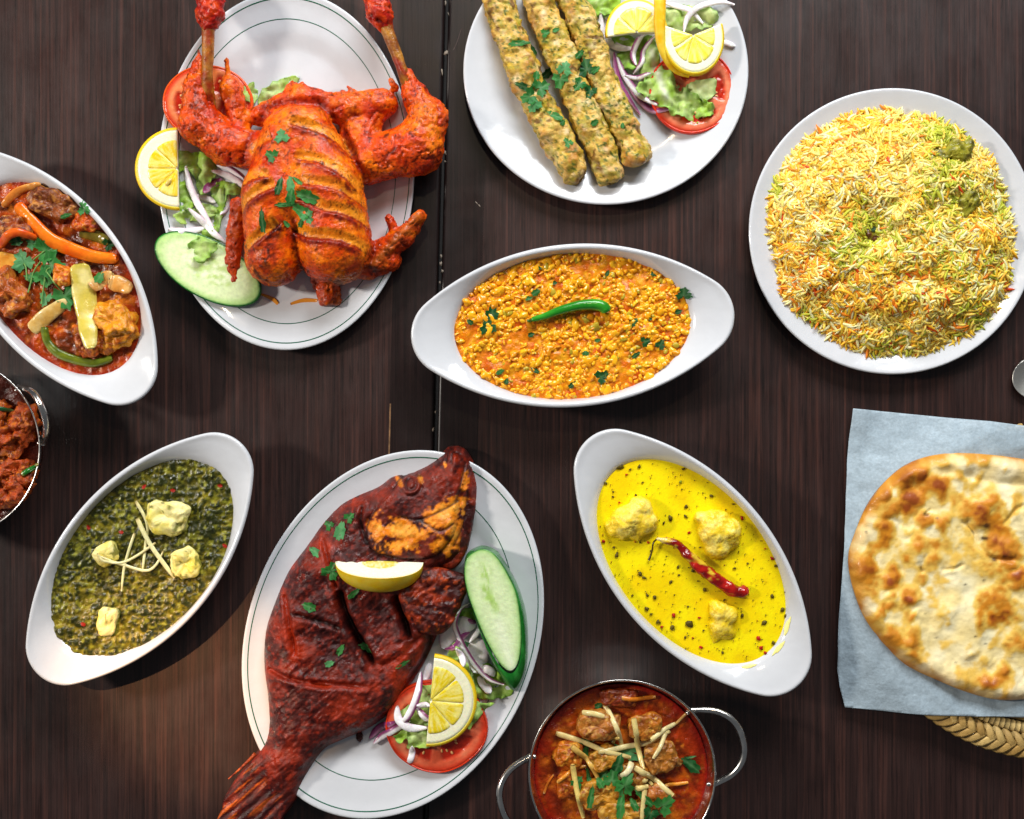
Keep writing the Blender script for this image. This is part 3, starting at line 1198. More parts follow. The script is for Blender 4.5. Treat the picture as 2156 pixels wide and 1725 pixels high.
lettuce('small folded lettuce leaf on the cucumber slice beside the chicken', Z4([(585, 1140), (690, 1075), (800, 1080), (875, 1180), (800, 1245), (715, 1320), (640, 1250)]), 5, 6, 22, 10, pale=.3)
onion('white onion strip lying flat above the cucumber beside the chicken', Z4([(400, 985), (560, 1010), (745, 955)]), 7.5, 0)
onion('short white onion strip between the lettuce pieces beside the chicken', Z4([(650, 665), (760, 680), (850, 720)]), 7, 0)
onion('purple onion strip under the left chicken leg', Z4([(750, 640), (800, 560), (900, 490)]), 9, 2)
onion('white onion strip running under the chicken breast', Z4([(820, 425), (950, 455), (1060, 520), (1130, 590)]), 7, 0)
onion('onion strip with a purple edge just above the white one at the breast', Z4([(860, 360), (980, 395), (1120, 490)]), 5.5, 1)
onion('lower long onion strip crossing the lettuce beside the chicken', Z4([(600, 790), (720, 905), (820, 1010), (960, 1130)]), 7, 0, lift=8)
onion('long curved onion strip hanging from the lemon beside the chicken', Z4([(575, 385), (590, 520), (650, 690), (740, 850), (825, 990)]), 7.5, 0, lift=8)
onion('small onion strip right beside the top of the left chicken wing', Z4([(975, 650), (960, 760), (905, 850)]), 5, 0)
lemon('half lemon slice with one seed on the left rim of the chicken platter', ZD0((374, 355))[0], 90, 87, 0, 91, 271, 56, gx=-.04, th=15, nseg=4, seed=(*ZD0((356, 384))[0], 55), bright='#f3c912', pulp=.70, gap=.3)


# ------------------------------------------------------------------ the chicken
def L3(z, x, y, h):
    p = z([(x, y)])[0]
    return (p[0], p[1], h)


k1 = .4338
prims = []


def cp(x0, y0, z0, x1, y1, z1, r0, r1, zs=1.0):
    prims.append((L3(Z1, x0, y0, z0), L3(Z1, x1, y1, z1), r0 * k1, r1 * k1, zs))


cp(770, 650, 84, 705, 950, 84, 118, 150, 1.1)
cp(705, 950, 84, 700, 1250, 70, 150, 136, 1.12)
cp(780, 1000, 80, 800, 1210, 66, 110, 100)
cp(880, 630, 84, 965, 900, 84, 112, 172, 1.05)
cp(965, 900, 84, 1000, 1195, 78, 172, 186, 1.05)
cp(820, 610, 100, 830, 950, 100, 90, 120)
cp(800, 600, 56, 870, 950, 50, 130, 225, .8)
cp(630, 545, 55, 820, 480, 70, 55, 70)
cp(820, 470, 70, 1050, 520, 66, 62, 70)
cp(1050, 520, 62, 1230, 490, 60, 75, 72)
cp(1120, 640, 55, 1160, 780, 60, 100, 110)
cp(1150, 765, 62, 1400, 715, 68, 108, 128)
cp(1400, 705, 70, 1462, 570, 74, 128, 92)
cp(1455, 590, 76, 1395, 460, 80, 92, 62)
cp(1395, 460, 82, 1348, 360, 88, 58, 34)
cp(1195, 500, 66, 1180, 570, 62, 62, 58)
cp(600, 715, 62, 470, 695, 60, 92, 100)
cp(470, 690, 60, 335, 590, 64, 100, 102)
cp(335, 590, 64, 325, 430, 72, 102, 68)
cp(325, 430, 72, 348, 310, 84, 64, 34)
cp(485, 410, 66, 535, 580, 56, 52, 52)
cp(345, 320, 84, 343, 250, 86, 16, 9)
cp(478, 390, 66, 472, 285, 76, 20, 11)
cp(520, 990, 60, 502, 1120, 46, 42, 44)
cp(502, 1120, 46, 488, 1265, 40, 44, 36)
cp(488, 1265, 40, 492, 1355, 38, 36, 24)
cp(1175, 1225, 50, 1330, 1150, 52, 60, 50)
cp(1330, 1150, 52, 1415, 1040, 58, 46, 34)
cp(1150, 1290, 44, 1265, 1255, 44, 62, 56)
cp(1195, 1275, 70, 1405, 1045, 76, 26, 24)
cp(1262, 1050, 64, 1290, 1125, 56, 22, 24)
cp(930, 1330, 36, 968, 1445, 34, 66, 56)
cp(780, 420, 72, 800, 400, 80, 22, 10)
cp(830, 430, 72, 845, 402, 80, 18, 8)
cp(1090, 440, 66, 1062, 415, 74, 18, 7)
cp(1050, 455, 66, 1035, 434, 70, 14, 6)
cp(1290, 420, 78, 1278, 388, 84, 20, 12)
cf = capsules(prims, 9)
V, F = snets(cf, [*ZD0((348, 640))[0], 14], [*ZD0((968, 105))[0], 185], 3.1)
N0 = vnorm(V, F)
if (N0[:, 2] * (V[:, 2] - 60)).mean() < 0:
    F = F[:, ::-1]
    N0 = -N0
p2 = V[:, :2]
Q = np.c_[p2, V[:, 2]]
orange = np.zeros(len(V))
dark = np.zeros(len(V))
dz = np.zeros(len(V))
upw = np.clip(N0[:, 2], 0, 1) ** .5 * (V[:, 2] > 75)
slits = [([(560, 130), (700, 165), (850, 220), (980, 300), (1090, 420)], 1),
         ([(600, 430), (800, 470), (1000, 570), (1150, 720)], 1), ([(640, 650), (800, 670), (950, 700), (1100, 770), (1230, 860)], .8),
         ([(600, 760), (720, 800), (850, 870), (1000, 905), (1130, 940), (1250, 1020)], 1.3), ([(575, 1020), (640, 1060), (750, 1110), (950, 1130), (1100, 1165), (1215, 1245)], 1.5),
         ([(420, 600), (250, 612), (115, 700)], .9), ([(470, 680), (400, 705), (230, 800), (120, 910)], 1.2), ([(500, 980), (430, 1040), (300, 1130), (180, 1210)], 1.4),
         ([(430, 260), (330, 300), (220, 380)], .6)]
for pts, stg in slits:
    P = spl(Z1B(pts), 24)
    if P[0, 0] > P[-1, 0]:
        P = P[::-1]
    d, _, _, sg, tt = pdist(P, p2[:, 0], p2[:, 1], False)
    s = d * -sg                      # positive = lower side in the picture
    ends = sst(0, .12, tt) * sst(1, .88, tt)
    near = upw * ends * stg
    wv = 1.6 * fbm(np.c_[p2], 16, 2, 33)
    s = s + wv
    rec = np.where(s < 0, sst(-24, -8, s), np.exp(-(s / 1.6) ** 2))
    lip = np.where(s > 0, np.exp(-((s - 5) / 7) ** 2), 0)
    dz += near * (-9.5 * rec + 2.2 * lip)
    orange = np.maximum(orange, near * sst(-27, -13, s) * sst(1.0, -3.0, s))
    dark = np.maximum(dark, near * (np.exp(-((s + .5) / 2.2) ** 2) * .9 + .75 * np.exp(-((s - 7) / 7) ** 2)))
keel, _, _, _, kt = pdist(spl(Z1B([(560, 60), (520, 400), (520, 800), (560, 1100), (660, 1400)]), 20), p2[:, 0], p2[:, 1], False)
dz -= upw * (7 * np.exp(-(keel / 9) ** 2) * sst(.4, .7, kt) + 8 * np.exp(-(keel / 11) ** 2) * sst(.62, .95, kt))
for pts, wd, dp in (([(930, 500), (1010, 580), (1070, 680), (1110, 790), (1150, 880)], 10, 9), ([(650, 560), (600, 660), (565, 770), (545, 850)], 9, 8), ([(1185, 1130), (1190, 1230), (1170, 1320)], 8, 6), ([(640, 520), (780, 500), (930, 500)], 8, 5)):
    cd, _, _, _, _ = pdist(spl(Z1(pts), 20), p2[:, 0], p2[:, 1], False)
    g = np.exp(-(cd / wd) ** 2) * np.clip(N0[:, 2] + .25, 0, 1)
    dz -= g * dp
    dark = np.maximum(dark, g * .75)  # crease shade painted into the skin colour along the joints
for hx, hy, hr, hd in [(470, 480, 30, 12), (1235, 610, 32, 16), (440, 560, 26, 6), (1110, 560, 22, 6), (1215, 640, 30, 8)]:
    h = Z1([(hx, hy)])[0]
    g = np.exp(-((p2 - h) ** 2).sum(1) / (hr * k1 * 1.2) ** 2) * np.clip(N0[:, 2], 0, 1)
    dz -= g * hd
    dark = np.maximum(dark, g * .5)  # shade of the hollows painted into the colour
V[:, 2] += dz * np.clip(N0[:, 2], 0, 1)
br = sst(.0, 1, np.clip((V[:, 2] - 80) / 40, 0, 1)) * (np.abs(p2[:, 0] - Z1([(850, 0)])[0, 0]) < 150)
rough_amt = 1 - .75 * br
crz = np.abs(fbm(Q, 24, 3, 61))
crz2 = np.abs(fbm(Q * [1, .55, 1], 11, 2, 62))
V += N0 * ((fbm(Q, 26, 3, 2) * 3.2 + fbm(Q, 9, 2, 6) * 1.4 - 4.0 * sst(.13, .0, crz) - 1.2 * sst(.13, 0, crz2)) * rough_amt + fbm(Q, 5, 2, 9) * .5)[:, None]
n1, n2, n3 = fbm(Q, 55, 3, 21), fbm(Q, 17, 3, 22), fbm(Q, 6, 2, 23)
red, org, yel, drk, blk = C('#d94704'), C('#fa8208'), C('#fb9e22'), C('#7d1504'), C('#2a0b06')
c = mx(np.tile(red, (len(V), 1)), org, np.clip(.22 + .75 * n1 + .6 * n2 + .30 * br, 0, 1))
c = mx(c, C('#da4404'), np.clip(.2 + .5 * n3, 0, .5))
c = mx(c, drk, np.clip(-.18 - .9 * n2 - .6 * n3, 0, .8) * (1 - .55 * br))
c = mx(c, drk, (.6 * sst(.10, .0, crz) + .15 * sst(.10, 0, crz2)) * rough_amt)  # painted crevice shade in the skin folds
c = mx(c, C('#b82203'), np.clip(fbm(Q, 30, 3, 27) * 1.3 - .2, 0, .7))
c = mx(c, yel, np.clip(orange * (.75 + .4 * n3), 0, .85))
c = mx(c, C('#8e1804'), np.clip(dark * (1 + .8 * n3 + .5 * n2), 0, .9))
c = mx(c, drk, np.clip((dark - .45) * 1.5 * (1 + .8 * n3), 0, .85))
for hx, hy, hr, w in [(350, 520, 40, .9), (360, 640, 30, .8), (1190, 480, 40, .5), (1470, 520, 30, .5), (870, 665, 40, .8), (740, 1150, 26, .8), (690, 1270, 50, .9), (660, 1190, 20, .5), (640, 1330, 50, .5),
                      (490, 1330, 45, .95), (1190, 1320, 45, .9), (970, 1450, 70, .75), (960, 480, 50, .6), (1080, 560, 50, .7), (600, 500, 30, .3), (500, 480, 40, .6), (800, 590, 20, .6), (700, 700, 20, .4)]:
    h = Z1([(hx, hy)])[0]
    g = np.exp(-((p2 - h) ** 2).sum(1) / (hr * k1) ** 2) * w * np.clip(.55 + 1.1 * n3 + .5 * n2, 0, 1)
    c = mx(c, blk if w > .7 else drk, np.clip(g, 0, .9))
spk = fbm(Q, 3.3, 1, 41)
c = mx(c, blk, sst(.85, 1.15, spk) * .7)
c = mx(c, blk, sst(.5, 1.05, fbm(Q, 13, 3, 44)) * .85)
for pts, wd, w in (([(770, 1090), (715, 1180), (690, 1290)], 26, .95), ([(585, 1200), (620, 1310), (700, 1395)], 18, .8), ([(820, 1080), (830, 1200), (850, 1330)], 16, .9), ([(840, 1260), (930, 1350), (1060, 1385)], 14, .6)):
    bd = pdist(spl(Z1(pts), 16), p2[:, 0], p2[:, 1], False)[0]
    c = mx(c, blk, np.clip(np.exp(-(bd / (wd * k1)) ** 2) * w * (.45 + .9 * n3 + .6 * n2), 0, .85))
bz, _, _, _, _ = pdist(Z1([(1195, 1275), (1405, 1045)]), p2[:, 0], p2[:, 1], False)
c = mx(c, C('#a5591f'), np.exp(-(bz / 9) ** 2) * (V[:, 2] > 68) * .75)
wz, _, _, _, _ = pdist(Z1([(520, 990), (490, 1260)]), p2[:, 0], p2[:, 1], False)
c = mx(c, C('#8a2a0a'), np.exp(-(wz / 16) ** 2) * .7)
ck = thing('tandoori_chicken', 'whole roast red chicken with slashed breast and raised legs', 'roast chicken', *Z1([(850, 900)])[0], 15)
mesh('chicken_body', V, F, MT['meat'], ck, 85, c, reg=True)
# bare leg bones with their charred knuckles
for bx, kx in ((((383, 530, 58), (388, 400, 90), (394, 300, 98), (400, 150, 104)), ((404, 118, 104, 52), (412, 72, 104, 66), (408, 22, 104, 62), (410, -20, 104, 40))),
               (((1372, 460, 62), (1345, 380, 92), (1305, 270, 100), (1255, 140, 104)), ((1250, 128, 104, 44), (1228, 88, 106, 60), (1215, 40, 104, 60), (1208, -12, 104, 42)))):
    p = spl([L3(Z1, *q) for q in bx], 30)
    rad = np.interp(np.linspace(0, 1, 30), [0, .5, 1], [15, 11, 14])
    Vb, Fb = tube(p, rad, rad, 18)
    Vb += fbm(Vb, 12, 2, 4)[:, None] * .6
    cb = mx(np.tile(C('#b5792a'), (len(Vb), 1)), C('#7a3a12'), np.clip(.3 + fbm(Vb, 16, 3, 5), 0, 1))
    cb = mx(cb, C('#8f1a06'), np.clip(fbm(Vb, 22, 2, 8) * 1.6 - .1, 0, .9))
    mesh('leg_bone', Vb, Fb, MT['meat'], ck, 85, cb)
    pr = []
    for a, b in zip(kx[:-1], kx[1:]):
        pr.append((L3(Z1, *a[:3]), L3(Z1, *b[:3]), a[3] * k1, b[3] * k1, 1))
    a = np.array([q[0] for q in pr] + [pr[-1][1]])
    Vk, Fk = snets(capsules(pr, 8), a.min(0) - 42, a.max(0) + 42, 2.6)
    Nk = vnorm(Vk, Fk)
    if (Nk[:, 2] * (Vk[:, 2] - 104)).mean() < 0:
        Fk, Nk = Fk[:, ::-1], -Nk
    m1 = fbm(Vk, 9, 3, 3)
    Vk += Nk * (m1 * 3.4 + fbm(Vk, 20, 2, 5) * 3)[:, None]
    ckk = mx(np.tile(C('#a5140a'), (len(Vk), 1)), C('#d5420c'), np.clip(.3 + fbm(Vk, 14, 3, 7), 0, 1))
    ckk = mx(ckk, C('#4a0705'), np.clip(-.2 - 1.3 * m1, 0, .85))
    mesh('leg_knuckle', Vk, Fk, MT['meat'], ck, 85, ckk)
# two smears of orange juice on the platter
for i, (pts, lb) in enumerate(((((648, 1430), (700, 1455), (728, 1478)), 'short orange juice smear on the platter below the chicken'), (((790, 1478), (850, 1462), (920, 1462)), 'longer orange juice smear on the platter beside the chicken neck'))):
    p = drape(Z1(pts), .3, 1, 14)
    Vt, Ft = tube(p, np.interp(np.linspace(0, 1, 14), [0, .6, 1], [3, 6, 4]), .6, 8)
    put(mesh('juice_smear', Vt, Ft, M('orange_juice', '#d98a2c', rough=.15), None, 20), lb, 'sauce')

for a in [('pale coriander leaf highest on the chicken breast', 470, 205, 26, 24, 100, 'fan', 3, 10), ('folded coriander leaf just below the highest one on the chicken', 388, 365, 24, 22, 150, 'fan', 0, 0),
          ('thin coriander leaf strip leaning left in the middle of the chicken', 447, 625, 40, 14, 75, 'strip', 2, 0), ('long pale coriander leaf pointing up the chicken keel', 545, 620, 40, 17, 95, 'strip', 3, 0),
          ('small dark coriander sliver up right of the long pale leaf', 605, 580, 26, 8, 140, 'strip', 1, 0), ('broad dark coriander leaf right of the keel in the cluster', 690, 715, 50, 26, 160, 'strip', 1, 0),
          ('coriander leaf stretched across the cluster to the left', 520, 785, 52, 9, 5, 'strip', 1, 0), ('lowest broad coriander leaf of the cluster on the chicken', 640, 845, 46, 22, 150, 'strip', 1, 0),
          ('pale pointed coriander leaf at the lower right of the cluster', 690, 890, 24, 22, -60, 'fan', 3, 0), ('dark narrow coriander blade on the left breast of the chicken', 300, 925, 52, 13, 95, 'strip', 2, 0),
          ('tiny coriander scrap in the cleft of the chicken breast', 512, 955, 17, 9, 130, 'strip', 1, 0), ('small coriander scrap under the cluster pointing down', 635, 945, 20, 11, 70, 'strip', 0, 0),
          ('middle coriander leaf joining the cluster to the keel', 548, 720, 34, 20, 80, 'strip', 0, 0)]:
    c_ = Z1B([(a[1], a[2])])[0]
    leaf(a[0], c_[0], c_[1], a[3], a[4], a[5], a[6], a[7], 'coriander on the chicken', stem=a[8])


# ------------------------------------------------------------------ salad and kebabs on the round plate
tomato('tomato slice on the kebab plate under lettuce and lemon', Z2B([(1335, 1105)])[0], 91, 90, 0, 32, th=15, nl=4, ph=.6, flesh='#ea7a58', skin='#d8341a')
K2 = dict()
lettuce('green lettuce leaf at the top edge of the kebab plate left of the lemons', Z2B([(0, -60), (250, -80), (440, -20), (400, 150), (250, 190), (110, 185), (40, 100)]), 6, 8, 26, 31, pale=.15)
lettuce('pale lettuce leaf under the onion at the top right of the kebab plate', Z2B([(1000, 90), (1250, 60), (1500, 90), (1640, 200), (1540, 330), (1200, 380), (1010, 270)]), 6, 5, 26, 32, pale=.75)
lettuce('dark green lettuce between the back lemon slice and the third kebab', Z2B([(380, 400), (560, 420), (680, 470), (820, 420), (880, 560), (700, 700), (640, 850), (480, 830), (420, 650), (360, 520)]), 6, 5, 24, 33, pale=-.05)
lettuce('white lettuce rib piece lying on the tomato of the kebab plate', Z2B([(1240, 1040), (1420, 960), (1580, 960), (1620, 1120), (1520, 1230), (1380, 1200)]), 4, 6, 30, 34, pale=1.0)
lettuce('large ruffled lettuce leaf in front of the lemons on the kebab plate', Z2B([(820, 560), (900, 600), (980, 850), (1060, 870), (1200, 1040), (1400, 1180), (1600, 1290), (1550, 1400), (1430, 1420), (1385, 1495), (1240, 1430), (1080, 1380), (930, 1270), (720, 1150), (650, 1050), (740, 950), (680, 800), (760, 660)]), 9, 10, 30, 35, pale=.35, rib=Z2B([(830, 620), (900, 900), (1000, 1200)]))
onion('white onion strip curling left of the lemon slices', Z2B([(215, 165), (230, 350), (320, 510), (450, 585), (615, 595)]), 8.5, 0, lift=4)
onion('short onion strip behind the white curl near the kebabs', Z2B([(265, 220), (420, 240)]), 5, 0)
onion('purple edged onion arc left of the folded pair under the lemon', Z2B([(640, 800), (605, 660), (660, 510), (740, 410)]), 6.5, 1, lift=6)
onion('purple edged onion arc right of the folded pair under the lemon', Z2B([(610, 890), (710, 760), (740, 600), (870, 440)]), 5.5, 1, lift=7)
onion('deep purple onion sliver closest to the third kebab', Z2B([(375, 640), (390, 800), (450, 1010), (550, 1190), (695, 1400)]), 5.5, 2, lift=5)
onion('long white onion strip with purple back beside the deep purple sliver', Z2B([(410, 680), (480, 860), (590, 1040), (720, 1180), (895, 1290)]), 7.5, 1, lift=6)
onion('purple onion strip ending on the tomato slice', Z2B([(560, 1060), (700, 1230), (850, 1345), (1030, 1350)]), 6.5, 2, lift=4)
onion('short pink onion bar lying across the lettuce', Z2B([(510, 910), (650, 940), (815, 905)]), 5.5, 1, lift=8)
onion('thin onion arc at the top right rim of the kebab plate', Z2B([(1225, 385), (1270, 210), (1390, 95), (1600, 40), (1830, 62)]), 6.5, 0, lift=12)
onion('pale onion strip over the lettuce at the top of the kebab plate', Z2B([(1000, 30), (1150, 80), (1310, 140), (1450, 300)]), 6, 0, lift=7)
onion('pale pink onion tip peeking out right of the front lemon slice', Z2B([(1690, 500), (1760, 530), (1840, 570)]), 6, 0, lift=3)
lemon('back lemon half slice behind the yellow peel on the kebab plate', Z2B([(650, 395)])[0], 66, 74, 3, -4, 184, 60, gy=-.10, gx=.05, th=13, nseg=4, bright='#e6d846', pulp=.74)
lf = lemon('front lemon half slice with upright peel on the kebab plate', Z2B([(1338, 425)])[0], 66.5, 85, 3, 164, 376, 72, gx=-.08, gy=-.05, th=14, nseg=5, bright='#e8dc3c', pulp=.70)
p = spl(np.c_[Z2B([(925, -60), (928, 120), (925, 300), (948, 520), (1020, 700), (1140, 840), (1300, 900)]), [84, 84, 82, 74, 66, 58, 54]], 40)
Vt, Ft = tube(p, np.interp(np.linspace(0, 1, 40), [0, .35, .7, 1], [13, 12, 8, 2.5]), np.interp(np.linspace(0, 1, 40), [0, .6, 1], [6, 6, 4]), 14)
mesh('peel', Vt, Ft, MT['peel'], lf, 76, mx(np.tile(C('#f0b90c'), (len(Vt), 1)), C('#f7d648'), np.clip(.4 + fbm(Vt, 12, 2, 3), 0, 1)), reg=True)


def kebab(label, pts, r0, seed, z0):
    p2 = spl(Z2(pts), 150)
    n = len(p2)
    t = np.linspace(0, 1, n)
    rad = r0 * (1 + .06 * np.sin(t * 17 + seed) + .04 * np.sin(t * 41 + seed * 2))
    e = np.minimum(t / .03, 1) * np.minimum((1 - t) / .06, 1)
    rad = rad * np.sqrt(np.clip(1 - (1 - e) ** 2, .02, 1))
    V, F = tube(np.c_[p2, np.full(n, z0 + r0 * .84)], rad, rad * .86, 56)
    N = vnorm(V, F[0])
    P = V + seed * 50
    lump = fbm(P, 30, 3, 1)
    fine = fbm(P, 11, 3, 2)
    vf = fbm(P, 5, 2, 3)
    V = V + N * (lump * 6.0 + fine * 3.2 - 4 * sst(.12, 0, np.abs(fbm(P, 26, 2, 31))) + vf * .9)[:, None] * (N[:, :1] * 0 + 1)
    c = mx(np.tile(C('#d9ae58'), (len(V), 1)), C('#c4a030'), np.clip(.35 + .9 * fbm(P, 22, 3, 11), 0, 1))
    c = mx(c, C('#ecd0a0'), np.clip(-.15 + 1.0 * fbm(P, 14, 3, 12), 0, .9))  # pinkish mince tone, also painted in for highlights
    c = mx(c, C('#b0641c'), np.clip(-.3 + 1.3 * lump, 0, .65))
    c = mx(c, C('#7f8c22'), np.clip(-.02 + 1.0 * fbm(P, 9, 2, 13), 0, .5))
    g = fbm(P, 5.2, 2, 14)
    c = mx(c, C('#3e5a1d'), sst(.50, .72, g + .3 * fbm(P, 24, 2, 19)) * .9)
    c = mx(c, C('#5b2b10'), sst(.42, .85, fbm(P, 16, 3, 15)) * .8)
    end = Z2([pts[-1]])[0]
    de = np.hypot(V[:, 0] - end[0], V[:, 1] - end[1])
    c = mx(c, C('#5a2410'), np.exp(-(de / 20) ** 2) * np.clip(.4 + fine, 0, 1) * (.9 if seed == 2 else .4))
    return put(mesh('kebab', V, F, MT['kebab'], None, z0 + r0, c, reg=True), label, 'kebab', 'minced meat kebabs on the round plate')


kebab('minced kebab on the far left of the plate with most coriander on it', [(300, -70), (325, 60), (390, 260), (455, 440), (560, 680), (650, 850), (760, 1050), (880, 1270)], 33, 1, 14)
kebab('middle minced kebab with a charred lower end', [(560, -80), (620, 90), (700, 270), (760, 420), (850, 640), (940, 850), (1030, 1060), (1110, 1300)], 32, 2, 14)
kebab('right minced kebab lying beside the salad', [(800, -80), (880, 100), (960, 320), (1030, 520), (1120, 740), (1210, 930), (1310, 1160)], 32, 3, 14)
V, F = blob(*Z2([(805, 1320)])[0], 22, 11, 8, 7, 30, amp=.6, size=7, s=4)
put(mesh('charred_crumb', V, F, MT['kebab'], None, 20, mx(np.tile(C('#8a3a18'), (len(V), 1)), C('#3a1208'), np.clip(.4 + fbm(V, 6, 2, 1), 0, 1))), 'charred crumb at the lower end of the left kebab', 'crumb')
for a in [('long coriander blade across the upper left kebab', 455, 305, 46, 12, 5, 'strip', 1), ('coriander tip bent down beside the long blade', 545, 345, 30, 10, 120, 'strip', 1),
          ('coriander blade left of the middle of the left kebab', 480, 610, 40, 13, 155, 'strip', 2), ('coriander leaf cluster centre on the left kebab', 600, 620, 30, 30, 30, 'fan', 0),
          ('lower left coriander leaf on the left kebab', 530, 680, 30, 28, 200, 'fan', 0), ('lowest pale coriander leaf of the left kebab cluster', 560, 735, 26, 24, 240, 'fan', 3),
          ('coriander strip alone on the lower left kebab', 705, 815, 36, 14, 150, 'strip', 1), ('tiny coriander scrap below the lone strip', 760, 865, 14, 10, 60, 'strip', 0),
          ('coriander leaf in the gap between left and middle kebab, upper', 575, 530, 20, 14, 80, 'strip', 1), ('coriander leaf between left and middle kebab beside the cluster', 660, 510, 34, 16, 40, 'strip', 2),
          ('pale coriander leaf high on the middle kebab', 770, 490, 26, 24, 70, 'fan', 3), ('coriander leaf in the centre of the middle kebab', 740, 560, 28, 26, 260, 'fan', 1),
          ('coriander leaf right of centre on the middle kebab', 880, 590, 26, 20, 230, 'fan', 0), ('dark coriander leaf in the gap between middle and right kebab', 930, 490, 34, 26, 100, 'fan', 2),
          ('coriander leaf above the dark one in the gap', 880, 380, 26, 12, 50, 'strip', 0), ('low dark coriander leaf in the gap of the right kebab', 955, 640, 26, 20, 250, 'fan', 2),
          ('small coriander leaf right of the dark one on the right kebab', 990, 490, 20, 12, 30, 'strip', 1), ('coriander scrap near the top of the middle kebab', 630, 235, 16, 14, 20, 'fan', 1),
          ('bright coriander scrap on the upper right edge of the middle kebab', 712, 212, 16, 9, 20, 'strip', 1), ('coriander scrap near the lower end of the left kebab', 800, 1010, 20, 14, 130, 'fan', 1),
          ('coriander scrap low on the middle kebab', 985, 865, 18, 12, 30, 'strip', 0), ('coriander scrap low on the right kebab', 1180, 885, 12, 8, 90, 'strip', 1)]:
    c_ = Z2([(a[1], a[2])])[0]
    leaf(a[0], c_[0], c_[1], a[3], a[4], a[5], a[6], a[7], 'coriander on the kebabs')


# ------------------------------------------------------------------ rice
def insts(tplV, tplF, pos, ang, tilt, scl, cols, roll=None):
    """many transformed copies of a template as one vertex / face array"""
    n, m = len(pos), len(tplV)
    ca, sa, ct, st = np.cos(ang), np.sin(ang), np.cos(tilt), np.sin(tilt)
    T = tplV[None] * scl[:, None, :]
    x, y, z = T[..., 0], T[..., 1], T[..., 2]
    x2 = x * ct[:, None] + z * st[:, None]
    z2 = -x * st[:, None] + z * ct[:, None]
    X = x2 * ca[:, None] - y * sa[:, None] + pos[:, :1]
    Y = x2 * sa[:, None] + y * ca[:, None] + pos[:, 1:2]
    Z = z2 + pos[:, 2:3]
    V = np.stack([X, Y, Z], -1).reshape(-1, 3)
    F = (tplF[None] + (np.arange(n) * m)[:, None, None]).reshape(-1, tplF.shape[1])
    return V, F, np.repeat(cols, m, 0)


def grain_tpl(bend, n=6, seg=6):
    t = np.linspace(-.5, .5, n)
    p = np.stack([t, bend * (t * t - .1), 0 * t], 1)
    V, F = tube(p, np.array([.03, .078, .095, .095, .078, .03]), seg=seg, caps=False)
    F = np.concatenate([F, np.array([[0, 1, 2, 3], [0, 3, 4, 5]])[:, ::-1], np.array([[0, 1, 2, 3], [0, 3, 4, 5]]) + (n - 1) * seg])
    return V, F


def scatter(name, parent, tpls, pos, ang, tilt, scl, cols, mat, zr, nbig, order):
    """the nbig most visible copies as parts with shared mesh data, the rest as one stuff part"""
    f = (1 - zr / HU) * S
    o = np.argsort(-order)
    big, rest = o[:nbig], o[nbig:]
    kinds = rng.integers(0, len(tpls), len(pos))
    pal = {}
    w0 = WL[parent.name]
    for i in big:
        key = (kinds[i], tuple(np.round(cols[i] * 5, 0)))
        if key not in pal:
            V, F = tpls[kinds[i]]
            pal[key] = rawmesh(name, V * S, F, mat, np.tile(cols[i], (len(V), 1)))
        q = bpy.data.objects.new(name, pal[key])
        COL.objects.link(q)
        q.parent = parent
        q.location = np.array([pos[i][0] * f, pos[i][1] * f, pos[i][2] * S]) - w0
        q.rotation_euler = (0, tilt[i], ang[i])
        q.scale = scl[i]
    Vs, Fs, Cs, off = [], [], [], 0
    for k, (V, F) in enumerate(tpls):
        s = rest[kinds[rest] == k]
        a, b, c = insts(V, F, pos[s], ang[s], tilt[s], scl[s], cols[s])
        Vs.append(a)
        Fs.append(b + off)
        Cs.append(c)
        off += len(a)
    m = mesh(name + '_heap', np.concatenate(Vs), np.concatenate(Fs), mat, parent, zr, np.concatenate(Cs))
    m['kind'] = 'stuff'


RP = spl(ZR([(190, 800), (200, 600), (268, 480), (370, 340), (520, 250), (640, 188), (800, 162), (1000, 180), (1130, 210), (1250, 265), (1400, 375), (1480, 480), (1530, 620), (1555, 760), (1600, 900), (1565, 1100), (1540, 1250), (1400, 1400), (1250, 1475), (1100, 1535), (900, 1560), (720, 1530), (560, 1460), (490, 1400), (380, 1330), (285, 1250), (260, 1100), (228, 950)]), 120, True)
dents = [(ZR([(750, 890)])[0], 34, 20), (ZR([(1230, 690)])[0], 30, 10), (ZR([(600, 690)])[0], 30, 5), (ZR([(1150, 1160)])[0], 34, 6)]


def rice_h(x, y, d):
    h = 22 + 66 * (1 - (1 - np.clip(d / 190, 0, 1)) ** 2.2) ** .9
    h = h + fbm(np.c_[x, y], 46, 3, 3) * 10 * np.clip(d / 30, 0, 1)
    for c, r, a in dents:
        h = h - a * np.exp(-((x - c[0]) ** 2 + (y - c[1]) ** 2) / r ** 2)
    return h


rice = thing('biryani_rice', 'heaped yellow and orange spiced rice on the round plate at the right', 'rice', *ZR([(900, 870)])[0], 14)
RB = RP + (RP.mean(0) - RP) * .03
V, F, d = pillow(RB, 5, lambda x, y, d: rice_h(x, y, d + 8) - 9 + fbm(np.c_[x, y], 9, 2, 8) * 2, bot=14)
mesh('rice_core', V, F, MT['grain'], rice, 60, mx(np.tile(C('#f2b32c'), (len(V), 1)), C('#e8901e'), np.clip(.4 + fbm(V, 30, 3, 5), 0, 1)), reg=True)  # orange core colour stands in for light glowing between the grains


